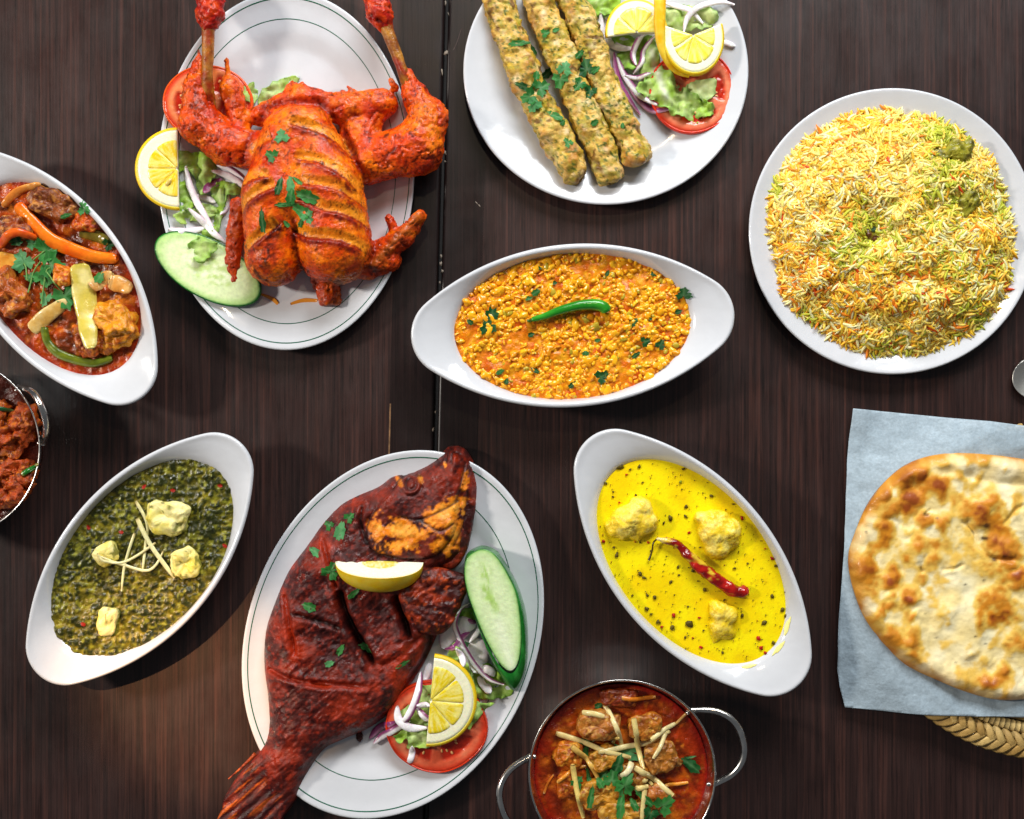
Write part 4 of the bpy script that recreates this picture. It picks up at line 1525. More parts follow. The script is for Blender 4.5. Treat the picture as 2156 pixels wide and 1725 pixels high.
def rice_cols(x, y, n):
    q = np.c_[x, y]
    u = rng.random(n)
    low = sst(-60, 120, -(y - ZR([(0, 870)])[0, 1]))         # lower half holds more orange grains
    left = sst(60, -160, x - ZR([(900, 0)])[0, 0])
    zn = fbm(q, 36, 3, 37)
    c = mx(np.tile(C('#fde07a'), (n, 1)), C('#fbc436'), np.clip(.35 + zn * .8 + .5 * rng.standard_normal(n) * .6 + .2 * low, 0, 1))
    z = fbm(q, 60, 3, 31)
    c = np.where((u < .16 + .12 * z)[:, None], C('#fcecaa'), c)
    c = np.where((u > .86 - .2 * low * (.5 + .5 * left) - .1 * left + .1 * zn)[:, None], C('#f8b22e'), c)
    c = np.where((u > .972 - .06 * low - .05 * left * low - .02 * left + .03 * z)[:, None], C('#f0841e'), c)
    c = np.where((u > .996 - .010 * low)[:, None], C('#dd4a16'), c)
    for (px, py), r, w in [((720, 870), 150, .8), ((560, 980), 110, .6), ((1170, 300), 110, .95), ((1180, 700), 160, .6), ((1180, 500), 130, .6), ((1480, 690), 90, .5), ((1250, 1100), 90, .5), ((1340, 1350), 100, .75), ((900, 1510), 130, .35), ((420, 1330), 80, .6), ((230, 620), 50, .7), ((1480, 1020), 100, .3), ((1000, 980), 200, .25)]:
        h = ZR([(px, py)])[0]
        g = np.exp(-((q - h) ** 2).sum(1) / (r * .3731 * .9) ** 2) * w * .95
        pick = rng.random(n) < g
        gc = mx(np.tile(C('#d3cf42'), (n, 1)), C('#a9ad30'), rng.random(n))
        c = np.where(pick[:, None], gc, c)
    return c * (1 + .05 * rng.standard_normal(n))[:, None]


NR = 10500
lo, hi = RP.min(0), RP.max(0)
pts = rng.random((NR * 2, 2)) * (hi - lo) + lo
pts = pts[inside(RP, pts[:, 0], pts[:, 1])][:NR]
d = pdist(RP, pts[:, 0], pts[:, 1])[0]
n = len(pts)
zz = rice_h(pts[:, 0], pts[:, 1], d + 4) + rng.uniform(-3.5, 3.5, n)
zz = np.maximum(zz, 19)
eps = 3.0
ang = rng.uniform(0, 2 * np.pi, n)
slope = (rice_h(pts[:, 0] + np.cos(ang) * eps, pts[:, 1] + np.sin(ang) * eps, pdist(RP, pts[:, 0] + np.cos(ang) * eps, pts[:, 1] + np.sin(ang) * eps)[0] + 4) - rice_h(pts[:, 0], pts[:, 1], d + 4)) / eps
tilt = -np.arctan(np.clip(slope, -.9, .9)) * (d > 12) + rng.normal(0, .13, n)
L = rng.normal(35, 6, n).clip(18, 50)
thk = rng.normal(34, 3.5, n).clip(27, 41)
scl = np.stack([L, thk, thk * .95], 1)
scatter('rice_grain', rice, [grain_tpl(b) for b in (.1, .35, .6, -.4, 1.0)], np.c_[pts, zz], ang, tilt, scl, rice_cols(pts[:, 0], pts[:, 1], n), MT['grain'], 75, 300, (zz - rice_h(pts[:, 0], pts[:, 1], d + 4)) * 3 + L + rng.random(n) * 4)
for a in [((1170, 455), 60, 30, 22, 25, 'spiced chicken piece showing at the upper right of the rice'), ((1275, 700), 26, 46, 20, -12, 'olive chicken piece sunk in the rice below the upper one'), ((760, 880), 34, 22, 16, 10, 'dark meat piece in the hollow at the middle of the rice')]:
    c_ = ZR([a[0]])[0]
    z = surf(c_[0], c_[1], 70)
    V, F = blob(c_[0], c_[1], z + (5 if a[1] == 34 else 0), a[1], a[2], a[3], a[4], amp=.4, size=18, s=int(a[1]), nu=40, nv=60)
    q = fbm(V, 14, 3, 4)
    cc = mx(np.tile(C('#8f8a22'), (len(V), 1)), C('#4d4512'), np.clip(.35 + q, 0, 1))
    if a[1] == 34:
        cc = mx(cc, C('#5a3014'), np.clip(.6 + fbm(V, 9, 2, 5), 0, 1))
    else:
        cc = mx(cc, C('#b7a53c'), np.clip(-.1 + fbm(V, 8, 2, 9), 0, .7))
    put(mesh('meat_piece', V, F, MT['meat'], None, z, cc, reg=True), a[5], 'meat')
for i, (px, py, L_, w, an, tn, lb) in enumerate([(1355, 412, 14, 9, 20, '#1c3320', 'black green herb scrap at the right of the rice'), (775, 850, 30, 11, 10, '#23401f', 'dark herb leaf lying in the hollow of the rice'), (700, 900, 22, 9, -40, '#2c4a20', 'dark herb scrap left in the hollow of the rice')]):
    c_ = ZR([(px, py)])[0]
    leaf(lb, c_[0], c_[1], L_, w, an, 'strip', tn, name='herb_scrap')
for px, py, an, lb in [(822, 172, -25, 'orange rice sliver at the top rim of the rice heap'), (175, 955, 60, 'stray rice grain on the plate left of the heap'), (330, 860, -60, None)]:
    if lb:
        c_ = ZR([(px, py)])[0]
        V, F = grain_tpl(.3)
        V = V * [28 if px > 300 else 10, 34, 32]
        a = math.radians(an)
        V = np.stack([V[:, 0] * math.cos(a) - V[:, 1] * math.sin(a) + c_[0], V[:, 0] * math.sin(a) + V[:, 1] * math.cos(a) + c_[1], V[:, 2] + surf(*c_) + 3], 1)
        put(mesh('stray_grain', V, F, MT['grain'], None, 30, np.tile(C('#e58a1e' if px > 300 else '#f0e0b0'), (len(V), 1))), lb, 'rice grain')


# ------------------------------------------------------------------ lentils
def liquid(name, d, k, z, relief, colf, mat, parent, zr=105, step=4):
    P = dish_poly(d, k)
    V, F, dd = pillow(P, step, lambda x, y, e: z + relief(np.c_[x, y]) * np.clip(e / 22, 0, 1) - 1.5, bot=z - 14)
    return mesh(name, V, F, mat, parent, zr, colf(V[:, :2], dd), reg=True)


c0 = ZD0((DD[0], DD[1]))[0]
dal = thing('lentil_curry', 'thick yellow lentil curry filling the oval dish in the middle', 'curry', c0[0], c0[1], 60)
liquid('curry_sauce', DD, 1.03, 79, lambda q: fbm(q, 40, 3, 2) * 4 + fbm(q, 9, 3, 5) * 2.2,
       lambda q, e: mx(mx(np.tile(C('#d87a0c'), (len(q), 1)), C('#c2520a'), np.clip(.3 + fbm(q, 26, 3, 3) * 1.2, 0, 1)), C('#e8a81c'), np.clip(fbm(q, 12, 3, 9), 0, .8)), MT['sauce'], dal)
P = dish_poly(DD, .985)
NL = 2700
lo, hi = P.min(0), P.max(0)
pts = rng.random((NL * 2, 2)) * (hi - lo) + lo
pts = pts[inside(P, pts[:, 0], pts[:, 1])]
keep = fbm(pts, 30, 2, 14) > -.75 + .4 * rng.random(len(pts))
pts = pts[keep][:NL]
n = len(pts)
zz = 80 + fbm(pts, 40, 3, 2) * 4 + rng.uniform(-7.5, .4, n)
cols = mx(np.tile(C('#f2a010'), (n, 1)), C('#fbbc22'), rng.random(n))
cols = np.where((rng.random(n) < .2)[:, None], C('#e89514'), cols)
cols = np.where((rng.random(n) < .06)[:, None], C('#b9a02a'), cols)
sc_l = np.exp(rng.normal(-.12, .34, n)).clip(.4, 1.8)
V, F = blob(0, 0, 0, 1, .72, .42, amp=0, nu=6, nv=9)
V2, F2 = blob(0, 0, 0, 1, .8, .42, e=1.35, amp=.3, size=.8, s=3, nu=7, nv=9)
V3_, F3_ = blob(0, 0, 0, 1.2, .62, .42, e=1.2, amp=.25, size=.8, s=8, nu=7, nv=9)
scatter('lentil', dal, [(V, F), (V2, F2), (V2, F2), (V3_, F3_)], np.c_[pts, zz], rng.uniform(0, 6.3, n), rng.normal(0, .3, n), np.stack([7.2 * sc_l, 6.6 * sc_l * rng.uniform(.75, 1.2, n), 6.6 * sc_l], 1), cols, MT['lentil'], 84, 300, zz + 6 * sc_l)
for i, (px, py, L_, w, an, kind, tn) in enumerate([(570, 520, 30, 22, 80, 'fan', 2), (545, 610, 32, 26, 100, 'fan', 2), (800, 425, 18, 9, 10, 'strip', 1), (848, 388, 20, 13, 30, 'strip', 0), (1780, 405, 22, 26, 90, 'fan', 2),
                                                   (968, 327, 10, 8, 0, 'strip', 2), (1597, 270, 16, 10, 0, 'strip', 2), (1535, 700, 18, 17, 20, 'fan', 2), (1632, 722, 20, 16, 60, 'fan', 2), (1258, 922, 26, 22, 30, 'fan', 2),
                                                   (622, 890, 20, 9, 25, 'strip', 1), (1162, 772, 10, 15, 90, 'strip', 1), (818, 655, 14, 10, 20, 'strip', 2), (1463, 577, 17, 13, 40, 'fan', 2), (1482, 782, 22, 9, 35, 'strip', 2), (842, 880, 20, 9, 150, 'strip', 2),
                                                   (1080, 970, 22, 10, 40, 'strip', 2), (662, 950, 14, 10, 70, 'strip', 2), (1300, 265, 14, 8, 60, 'strip', 2), (430, 575, 16, 10, 140, 'strip', 2), (1750, 510, 16, 10, 20, 'strip', 2), (1240, 690, 14, 8, 10, 'strip', 1), (870, 235, 9, 7, 0, 'strip', 2), (1570, 555, 9, 6, 0, 'strip', 2)]):
    c_ = ZD([(px, py)])[0]
    V, F, cc = leaf_mesh(c_[0], c_[1], L_, w, an, kind, rnd.random() * 6, tn, 4.6)
    mesh('herb_flake', V, F, MT['herb'], dal, 84, cc * .8)
cp_ = spl(ZD([(818, 562), (900, 540), (1000, 503), (1120, 472), (1220, 466), (1275, 482), (1293, 515)]), 60)
t = np.linspace(0, 1, 60)
rad = np.interp(t, [0, .03, .1, .35, .7, .92, .985, 1], [2.5, 5.5, 6.5, 9.5, 12.5, 12.0, 9, 4.5])
ch = thing('green_chilli', 'whole green chilli lying on the yellow lentils', 'chilli', *cp_[30], 84)
V, F = tube(np.c_[cp_, 92 + 2 * np.sin(t * 3)], rad, rad * .95, 20)
mesh('chilli_body', V, F, M('green_chilli_skin', attr=True, rough=.22, bump=((120, .12),), coat=.4), ch, 90, mx(np.tile(C('#1f7d1c'), (len(V), 1)), C('#3c9c26'), np.clip(fbm(V, 30, 2, 1), 0, 1)), reg=True)
V, F = tube(spl([(*cp_[0], 90), (cp_[0][0] - 5, cp_[0][1] - 3, 88), (cp_[0][0] - 8, cp_[0][1] + 1, 87)], 10), [5, 4.6, 4, 3.4, 3, 2.7, 2.5, 2.4, 2.3, 2], seg=10)
mesh('chilli_stem', V, F, MT['wet'], ch, 90, np.tile(C('#2f5a1a'), (len(V), 1)))


# ------------------------------------------------------------------ spinach and cheese
c0 = ZD0((DP[0], DP[1]))[0]
pal = thing('spinach_curry', 'dark green chopped spinach curry in the lower left oval dish', 'curry', c0[0], c0[1], 60)


def spin_rel(q):
    return fbm(q, 34, 3, 12) * 3.5 + np.abs(fbm(q, 12, 3, 15)) * 5.0 + fbm(q, 6, 2, 18) * 1.2


def spin_col(q, e):
    a, b_ = fbm(q, 12, 3, 15), fbm(q, 22, 3, 16)
    c = mx(np.tile(C('#575010'), (len(q), 1)), C('#8f801e'), np.clip(.25 + b_ * .9 - np.abs(a) * .8, 0, 1))
    c = mx(c, C('#20270c'), np.clip(np.abs(a) * 2.5 - .18 + .5 * fbm(q, 40, 2, 4), 0, .9))
    c = mx(c, C('#93902c'), np.clip(fbm(q, 7, 2, 19) * 1.2 - .35, 0, .8))
    c = mx(c, C('#8d7a1c'), np.exp(-e / 5) * .8)
    return c


liquid('curry_base', DP, 1.085, 83, spin_rel, spin_col, MT['sauce'], pal, step=2.6)
for px, py in [(455, 850), (625, 875), (1135, 635), (745, 640), (1160, 945), (890, 660), (430, 1350)]:
    c_ = ZP([(px, py)])[0]
    V, F, cc = leaf_mesh(c_[0], c_[1], 11, 7, rnd.random() * 180, 'strip', rnd.random() * 6, '#b3240f', 1.2)
    mesh('chilli_flake', V, F, MT['herb'], pal, 84, np.tile(C('#b3240f'), (len(V), 1)))
for px, py, a, b, h, an, lb in [(872, 800, 47, 36, 15, -12, 'largest white cheese cube at the top of the spinach dish'), (955, 1035, 32, 36, 13, 12, 'white cheese cube at the right of the spinach dish'), (552, 990, 26, 24, 12, 30, 'small white cheese cube under the ginger shreds at the left'), (556, 1335, 21, 34, 12, -8, 'half sunken cheese cube at the bottom of the spinach dish')]:
    c_ = ZP([(px, py)])[0]
    V, F = blob(c_[0], c_[1], 88, a * .92, b * .92, h, an, e=.55, amp=.3, size=22, s=int(a), nu=40, nv=64)
    q = fbm(V, 16, 3, 6)
    cc = mx(np.tile(C('#f0e39a'), (len(V), 1)), C('#dfcb52'), np.clip(.35 + fbm(V, 22, 2, 2), 0, 1))
    edge = np.clip((96 - V[:, 2]) / 10, 0, 1)
    cc = mx(cc, C('#6b6a1c'), sst(.38, .6, fbm(V, 12, 3, 3) + edge * .35) * .85)
    cc = mx(cc, C('#8f9030'), sst(.6, .9, edge + q * .3) * .7)
    put(mesh('paneer_cube', V, F, MT['paneer'], None, 90, cc, reg=True), lb, 'cheese cube', 'cheese cubes in the spinach')


def shred(label, z, pts, w, tone='#e9e2a8', th=2.2, lift=2.6, name='ginger_shred', cat='ginger', group=None, tip=.45):
    p = drape(z(pts), lift, 3, 24)
    t = np.linspace(0, 1, 24)
    V, F = tube(p, w * np.interp(t, [0, .08, .8, 1], [.75, 1, .9, tip]), th, 8)
    c = np.tile(C(tone), (len(V), 1)) * (1 + .14 * fbm(V, 9, 3, 2))[:, None]
    ends = np.exp(-((np.r_[np.repeat(t, 8), 0, 1] - .5) / .42) ** 8)
    return put(mesh(name, V, F, MT['wet'], None, float(p[:, 2].mean()), mx(c, C('#c9a55a'), (1 - ends) * .5)), label, cat, group)


GS = 'ginger shreds on the spinach'
shred('thick pale ginger shred running down right over the spinach', ZP, [(705, 805), (770, 930), (840, 1030), (902, 1112)], 5.2, group=GS, lift=6)
shred('ginger shred bent down the middle of the bundle on the spinach', ZP, [(700, 715), (758, 830), (750, 950), (737, 1080)], 3.6, group=GS)
shred('ginger shred standing nearly upright at the left of the bundle', ZP, [(695, 880), (660, 985), (640, 1060), (628, 1180)], 3.2, group=GS, lift=8)
shred('ginger shred crossing the bundle up to the right', ZP, [(798, 932), (700, 1000), (620, 1035), (540, 1020), (512, 980)], 3.0, group=GS, lift=7)
shred('ginger shred curving along the bottom of the bundle', ZP, [(515, 995), (620, 1040), (740, 1075), (800, 1050), (842, 972)], 3.4, group=GS, lift=4)


# ------------------------------------------------------------------ yellow soup with fritters
c0 = ZD0((DK[0], DK[1]))[0]
kd = thing('yellow_soup', 'bright yellow soup with dark herb specks in the oval dish', 'soup', c0[0], c0[1], 60)
liquid('soup_surface', DK, 1.045, 80, lambda q: fbm(q, 60, 2, 2) * .5,
       lambda q, e: mx(mx(np.tile(C('#fbe408'), (len(q), 1)), C('#f3d002'), np.clip(.4 + fbm(q, 45, 3, 3), 0, 1)), C('#cfa612'), np.exp(-e / 3.0) * .55 + sst(.55, .9, fbm(q, 3.6, 2, 8)) * .3), MT['cream'], kd)
spk = [(350, 290, 46, 0), (470, 288, 24, 0), (417, 304, 16, 0), (268, 390, 24, 0), (490, 384, 14, 0), (313, 440, 12, 0), (450, 460, 14, 0), (310, 470, 14, 0), (738, 300, 18, 0), (720, 380, 22, 2), (730, 424, 10, 0), (910, 466, 24, 0), (856, 447, 9, 0), (757, 530, 22, 0), (755, 590, 26, 0),
       (660, 598, 36, 0), (620, 628, 18, 0), (320, 565, 14, 0), (1095, 598, 26, 1), (1043, 515, 14, 0), (773, 686, 20, 1), (335, 825, 34, 0), (318, 778, 18, 0), (475, 748, 14, 0), (525, 748, 16, 1), (445, 745, 11, 1), (252, 740, 24, 1), (350, 505, 12, 1), (393, 336, 14, 1), (540, 800, 12, 0), (706, 895, 22, 0),
       (797, 920, 24, 0), (840, 778, 12, 0), (932, 682, 20, 0), (477, 942, 30, 0), (502, 962, 22, 0), (663, 987, 22, 0), (712, 945, 12, 0), (827, 982, 11, 0), (868, 1035, 28, 0), (1130, 876, 15, 0), (1050, 905, 20, 0), (1055, 865, 10, 0), (1277, 845, 24, 1), (1298, 890, 18, 0), (1235, 785, 10, 1), (1278, 1075, 24, 0),
       (520, 1070, 24, 0), (565, 1082, 26, 0), (430, 1068, 16, 0), (517, 1150, 28, 0), (542, 1182, 18, 0), (767, 1138, 14, 0), (682, 1192, 24, 1), (835, 1205, 16, 1), (777, 1240, 40, 0), (672, 1262, 36, 0), (588, 1230, 26, 0), (610, 1260, 18, 1), (718, 1168, 10, 0), (862, 1283, 14, 0), (795, 1328, 14, 1), (750, 1325, 18, 0), (847, 1385, 20, 1),
       (988, 1098, 14, 0), (1097, 1193, 20, 0), (1343, 1155, 30, 0), (1358, 1193, 22, 0), (1228, 1235, 34, 0), (1197, 1330, 28, 1), (1210, 1387, 26, 1), (1236, 1417, 20, 1), (1288, 1360, 28, 0), (1253, 1432, 14, 0), (978, 1418, 20, 0), (1338, 1342, 12, 1), (1240, 1188, 8, 0), (1355, 1050, 9, 0), (996, 548, 9, 0), (570, 660, 10, 0), (1075, 804, 9, 0), (685, 1066, 9, 0), (1145, 1280, 9, 2), (430, 950, 8, 0), (325, 945, 8, 0)]
for px, py, w, k in spk:
    c_ = ZK([(px, py)])[0]
    n = 9
    t = np.linspace(0, 2 * np.pi, n, endpoint=False)
    r = w * .3471 / 2 * (1 + .3 * rng.standard_normal(n).clip(-1, 1.2))
    el = rng.uniform(.6, 1)
    a = rng.uniform(0, 3.14)
    x, y = r * np.cos(t), r * el * np.sin(t)
    V = np.stack([c_[0] + x * math.cos(a) - y * math.sin(a), c_[1] + x * math.sin(a) + y * math.cos(a), np.full(n, 81.2)], 1)
    V = np.concatenate([V, [[c_[0], c_[1], 82.4]], V - [0, 0, 2]])
    F3 = np.array([[i, (i + 1) % n, n] for i in range(n)])
    F4 = np.array([[i, i + n + 1, (i + 1) % n + n + 1, (i + 1) % n] for i in range(n)])
    mesh('chilli_flake' if k == 1 else 'herb_speck', V, [F3, F4], MT['herb'], kd, 84, np.tile(C(['#6b5a12', '#b8200e', '#8a941a'][k]), (len(V), 1)) * rng.uniform(.8, 1.25))
tiny = rng.random((900, 2)) * 520 - 260 + c0
tiny = tiny[inside(dish_poly(DK, .97), tiny[:, 0], tiny[:, 1])]
V, F = blob(0, 0, 0, 1, .7, .35, amp=.0, nu=4, nv=6)
n = len(tiny)
a, b, c = insts(V, F, np.c_[tiny, np.full(n, 80.6)], rng.uniform(0, 6, n), np.zeros(n), np.repeat(rng.uniform(.6, 2.1, n)[:, None], 3, 1), np.where(rng.random((n, 1)) < .75, C('#6a5c12'), C('#a04a10')))
o = mesh('spice_specks', a, b, MT['herb'], kd, 84, c)
o['kind'] = 'stuff'


for px, py, L_, w, an in [(1372, 1255, 60, 7, 75), (1320, 1390, 52, 9, 50), (1140, 1500, 60, 6, 10)]:
    c_ = ZK([(px, py)])[0]
    t = np.linspace(0, 2 * np.pi, 18, endpoint=False)
    r = 1 + .35 * fbm(np.c_[np.cos(t), np.sin(t)] * 2 + px, 1, 2, 3)
    a = math.radians(an)
    x, y = L_ * .3471 * .9 * np.cos(t) * r, w * .3471 * 1.5 * np.sin(t) * r
    pl = np.stack([c_[0] + x * math.cos(a) - y * math.sin(a), c_[1] + x * math.sin(a) + y * math.cos(a)], 1)
    P_ = np.concatenate([pl, c_[None]])
    z_ = np.array([surf(*q) for q in P_]) + .5
    z_[-1] += .9
    mesh('sauce_smear', np.c_[P_ * (1 - z_[:, None] * 0), z_], np.array([[i, (i + 1) % 18, 18] for i in range(18)]), MT['cream'], kd, 95, np.tile(C('#f3e88e'), (19, 1)))


def lumpy(pr, k, h, amp, size, s, pad=30):
    a = np.array([q[0] for q in pr] + [q[1] for q in pr])
    V, F = snets(capsules(pr, k), a.min(0) - pad, a.max(0) + pad, h)
    N = vnorm(V, F)
    if (N[:, 2] * (V[:, 2] - V[:, 2].mean())).mean() < 0:
        F, N = F[:, ::-1], -N
    V = V + N * (fbm(V, size, 3, s) * amp + fbm(V, size * .4, 2, s + 3) * amp * .45)[:, None]
    return V, F


def pk(z, x, y, h, r):
    p = z([(x, y)])[0]
    return ((p[0], p[1], h), (p[0] + .5, p[1], h), r, r, 1)


for balls, lb in ([(390, 620, 84, 38), (470, 540, 92, 30), (505, 620, 88, 32), (430, 580, 96, 26), (320, 680, 84, 17), (372, 705, 84, 13), (300, 640, 82, 14), (450, 690, 80, 22)], 'knobbly fritter at the upper left of the yellow soup'), \
        ([(930, 680, 84, 40), (1010, 680, 86, 34), (900, 620, 94, 22), (840, 595, 90, 15), (920, 590, 92, 17), (970, 600, 92, 17), (950, 770, 80, 34), (1030, 740, 80, 22)], 'round fritter right of the dried chilli'), \
        ([(960, 1170, 86, 24), (1020, 1190, 84, 22), (930, 1130, 86, 14), (970, 1260, 76, 30), (1020, 1300, 72, 22), (940, 1330, 68, 20)], 'half sunken fritter at the bottom of the yellow soup'):
    V, F = lumpy([pk(ZK, q[0], q[1], q[2] - 3, q[3] * .88) for q in balls], 9, 2.3, 2.0, 13, 5, 48)
    q = fbm(V, 15, 3, 6)
    cc = mx(np.tile(C('#f5cf2e'), (len(V), 1)), C('#f9e070'), np.clip(.25 + q + (V[:, 2] - 100) / 50, 0, 1))
    cc = mx(cc, C('#e6c406'), sst(100, 84, V[:, 2]) * .95)
    put(mesh('fritter', V, F, MT['paneer'], None, 96, cc, reg=True), lb, 'fritter', 'fritters in the yellow soup')
cp_ = spl(ZK([(572, 722), (640, 735), (720, 775), (790, 850), (880, 925), (980, 1000), (1060, 1045), (1128, 1040)]), 70)
t = np.linspace(0, 1, 70)
rad = np.interp(t, [0, .1, .3, .5, .8, .95, 1], [3, 6.5, 10, 12.5, 13, 11, 5])
rc = thing('dried_chilli', 'wrinkled dark red dried chilli with thin stem on the yellow soup', 'chilli', *cp_[30], 82)
V, F = tube(np.c_[cp_, 88 + 3 * np.sin(t * 3)], rad, rad * .8, 26)
V += vnorm(V, F[0]) * (fbm(V, 14, 3, 4) * 3.4)[:, None]
tv = np.r_[np.repeat(t, 26), 0, 1]
cc = mx(np.tile(C('#7d0a08'), (len(V), 1)), C('#b81a10'), np.clip(.4 + fbm(V, 14, 2, 5), 0, 1))
cc = mx(cc, C('#d9b62a'), sst(.2, .5, fbm(V, 16, 2, 8) + (.42 - tv) * 1.5) * .95)
cc = mx(cc, C('#e2cf90'), sst(.16, .03, tv) * .8)
mesh('chilli_body', V, F, M('dried_chilli_skin', attr=True, rough=.18, bump=((220, .3),), coat=.5), rc, 90, cc, reg=True)
V, F = tube(spl(np.c_[ZK([(575, 728), (555, 750), (548, 800), (530, 855)]), [90, 90, 88, 84]], 16), np.interp(np.linspace(0, 1, 16), [0, .7, 1], [2, 1.8, 3]), seg=8)
mesh('chilli_stem', V, F, MT['wet'], rc, 90, np.tile(C('#4a3a10'), (len(V), 1)))


# ------------------------------------------------------------------ red pepper curry at the left edge
c0 = ZD0((DC[0], DC[1]))[0]
cur = thing('pepper_curry', 'oily red brown curry in the oval dish at the left edge', 'curry', c0[0], c0[1], 60)


def cur_col(q, e):
    c = mx(np.tile(C('#a83f08'), (len(q), 1)), C('#5a260a'), np.clip(.4 + fbm(q, 24, 3, 3) * 1.1, 0, 1))
    c = mx(c, C('#d0741c'), np.clip(fbm(q, 12, 3, 6) * 1.3 - .1, 0, .85))
    return mx(c, C('#a51f03'), np.clip(np.exp(-e / 16) * 1.2 - .1, 0, .9))


liquid('curry_sauce', DC, 1.03, 77, lambda q: fbm(q, 26, 3, 2) * 5 + fbm(q, 8, 3, 5) * 2.0, cur_col, MT['sauce'], cur, step=3)


def chunk(label, z, px, py, a, b, h, an, zc, c1, c2, c3, s, name='chicken_chunk', cat='meat', e=.7, amp=.4, size=20, mat='meat'):
    c_ = z([(px, py)])[0]
    V, F = blob(c_[0], c_[1], zc, a, b, h, an, e, amp, size, s, 44, 64)
    n1_, n2_ = fbm(V, 15, 3, s), fbm(V, 6, 2, s + 1)
    cc = mx(np.tile(C(c1), (len(V), 1)), C(c2), np.clip(.35 + n1_, 0, 1))
    cc = mx(cc, C(c3), np.clip(-.1 + 1.1 * n2_ + .4 * n1_, 0, .85))
    return put(mesh(name, V, F, MT[mat], None, zc, cc, reg=True), label, cat)


chunk('golden chicken chunk at the right of the red pepper curry', ZC, 740, 1160, 40, 46, 26, 20, 84, '#d78a14', '#b5530e', '#eab33a', 3)
chunk('dark saucy chicken chunk at the top of the red pepper curry', ZC, 345, 400, 54, 30, 20, -20, 82, '#8a4418', '#5a240c', '#c8843a', 5)
chunk('brown chicken chunk at the left edge of the red pepper curry', ZC, 60, 960, 34, 50, 20, 30, 82, '#b0541a', '#6a2c0a', '#d88f32', 7)
chunk('orange tomato lump behind the pepper strip', ZC, 560, 520, 26, 20, 18, 0, 82, '#c5500e', '#8a2608', '#e89a2a', 9)
chunk('red brown chicken lump under the long onion', ZC, 560, 1270, 30, 36, 18, 10, 80, '#b5500f', '#6a240a', '#d47a26', 11)
chunk('yellow chicken lump between the onion and the golden chunk', ZC, 660, 1280, 24, 28, 18, 30, 80, '#c4660e', '#8a3a0a', '#dd9a2a', 12)
chunk('small orange lump under the coriander sprig', ZC, 405, 850, 20, 20, 18, 0, 82, '#cf6a12', '#8f3008', '#e8a83a', 13)
chunk('brown lump above the coriander sprig at the left', ZC, 90, 560, 34, 30, 16, 0, 82, '#8a3a14', '#4f1b0a', '#c8803a', 14)


def veg(label, pts, w, th, c1, c2, tilt=0, lift=4, name='pepper_strip', cat='pepper', rb=None, z=ZC, sharp=True):
    p = drape(z(pts), lift, 3, 40)
    t = np.linspace(0, 1, 40)
    pr_ = ([0, .04, .5, .96, 1], [.5, .85, 1, .75, .4]) if 'onion' not in name else ([0, .06, .35, .8, .97, 1], [.45, .85, 1.05, .8, .5, .25])
    V, F = tube(p, np.interp(t, *pr_) * w, th, 16, tilt)
    a = np.r_[np.tile(np.sin(np.linspace(0, 2 * np.pi, 16, endpoint=False)), 40), 0, 0]
    c = mx(np.tile(C(c1), (len(V), 1)), C(c2), np.clip(.3 + .5 * a + fbm(V, 18, 3, 3), 0, 1))
    return put(mesh(name, V, F, MT['wet'], None, float(p[:, 2].mean()), c, reg=True), label, cat)


veg('dark green pepper strip curving at the bottom of the red curry', [(285, 1180), (300, 1270), (360, 1340), (460, 1385), (600, 1412), (715, 1375)], 11, 7, '#4a5a14', '#76801e', 30)
veg('olive pepper piece under the orange strip in the red curry', [(510, 575), (590, 590), (700, 640)], 14, 5, '#5f5a1c', '#8a7a2a', 15)
veg('red pepper strip at the left edge under the coriander sprig', [(-20, 660), (60, 600), (130, 580), (220, 610)], 10, 6, '#c8380a', '#e0601a', 20)
veg('pale orange onion arc at the top of the red curry', [(15, 410), (90, 330), (170, 290), (270, 275)], 9, 4, '#d99a4a', '#c8742a', 30, name='onion_piece', cat='onion')
veg('bright orange pepper strip lying diagonally on the red curry', [(110, 400), (190, 490), (320, 620), (470, 690), (620, 735), (750, 742)], 16, 9, '#ee5c08', '#f07d18', 20, lift=9)
veg('pale onion slice beside the dish wall at the lower left of the red curry', [(195, 1200), (300, 1110), (430, 1015)], 17, 4, '#d8c58a', '#c99a4a', 12, name='onion_piece', cat='onion', lift=6)
veg('square onion piece at the left edge of the red curry', [(-40, 770), (40, 765), (120, 775)], 21, 4, '#dfa94a', '#c87d24', 0, name='onion_piece', cat='onion', lift=6)
veg('long translucent onion petal in the middle of the red curry', [(500, 775), (520, 900), (540, 1040), (570, 1180), (600, 1320)], 24, 6, '#ead98c', '#c9b44a', -12, name='onion_piece', cat='onion', lift=11)
veg('onion piece with a coriander scrap right of the long petal', [(590, 930), (650, 880), (720, 840)], 15, 4, '#d9b878', '#c58a44', 10, name='onion_piece', cat='onion', lift=6)
veg('square onion piece near the right wall of the red curry', [(700, 890), (770, 910), (840, 945)], 18, 5, '#e0b06a', '#cf8a3c', -10, name='onion_piece', cat='onion', lift=6)
for a in [('top leaflet of the coriander sprig', 270, 680, 40, 40, 10, 0)]:
    pass
c_ = ZC([(230, 800)])[0]
sp = thing('coriander_sprig', 'fresh coriander sprig in the middle of the red pepper curry', 'herb', c_[0], c_[1], 90)
for px, py, L_, w, an, tn in [(275, 690, 44, 40, 20, 1), (310, 780, 46, 44, -20, 0), (135, 765, 40, 34, 110, 3), (260, 850, 36, 32, -60, 1), (395, 975, 46, 36, -70, 1), (190, 640, 30, 18, 130, 3), (275, 990, 28, 20, -110, 3), (185, 860, 22, 18, 170, 0)]:
    q = ZC([(px, py)])[0]
    V, F, cc = leaf_mesh(q[0], q[1], L_, w, an, 'fan', rnd.random() * 6, tn, 5)
    mesh('leaf_blade', V, F, MT['herb'], sp, 96, cc)
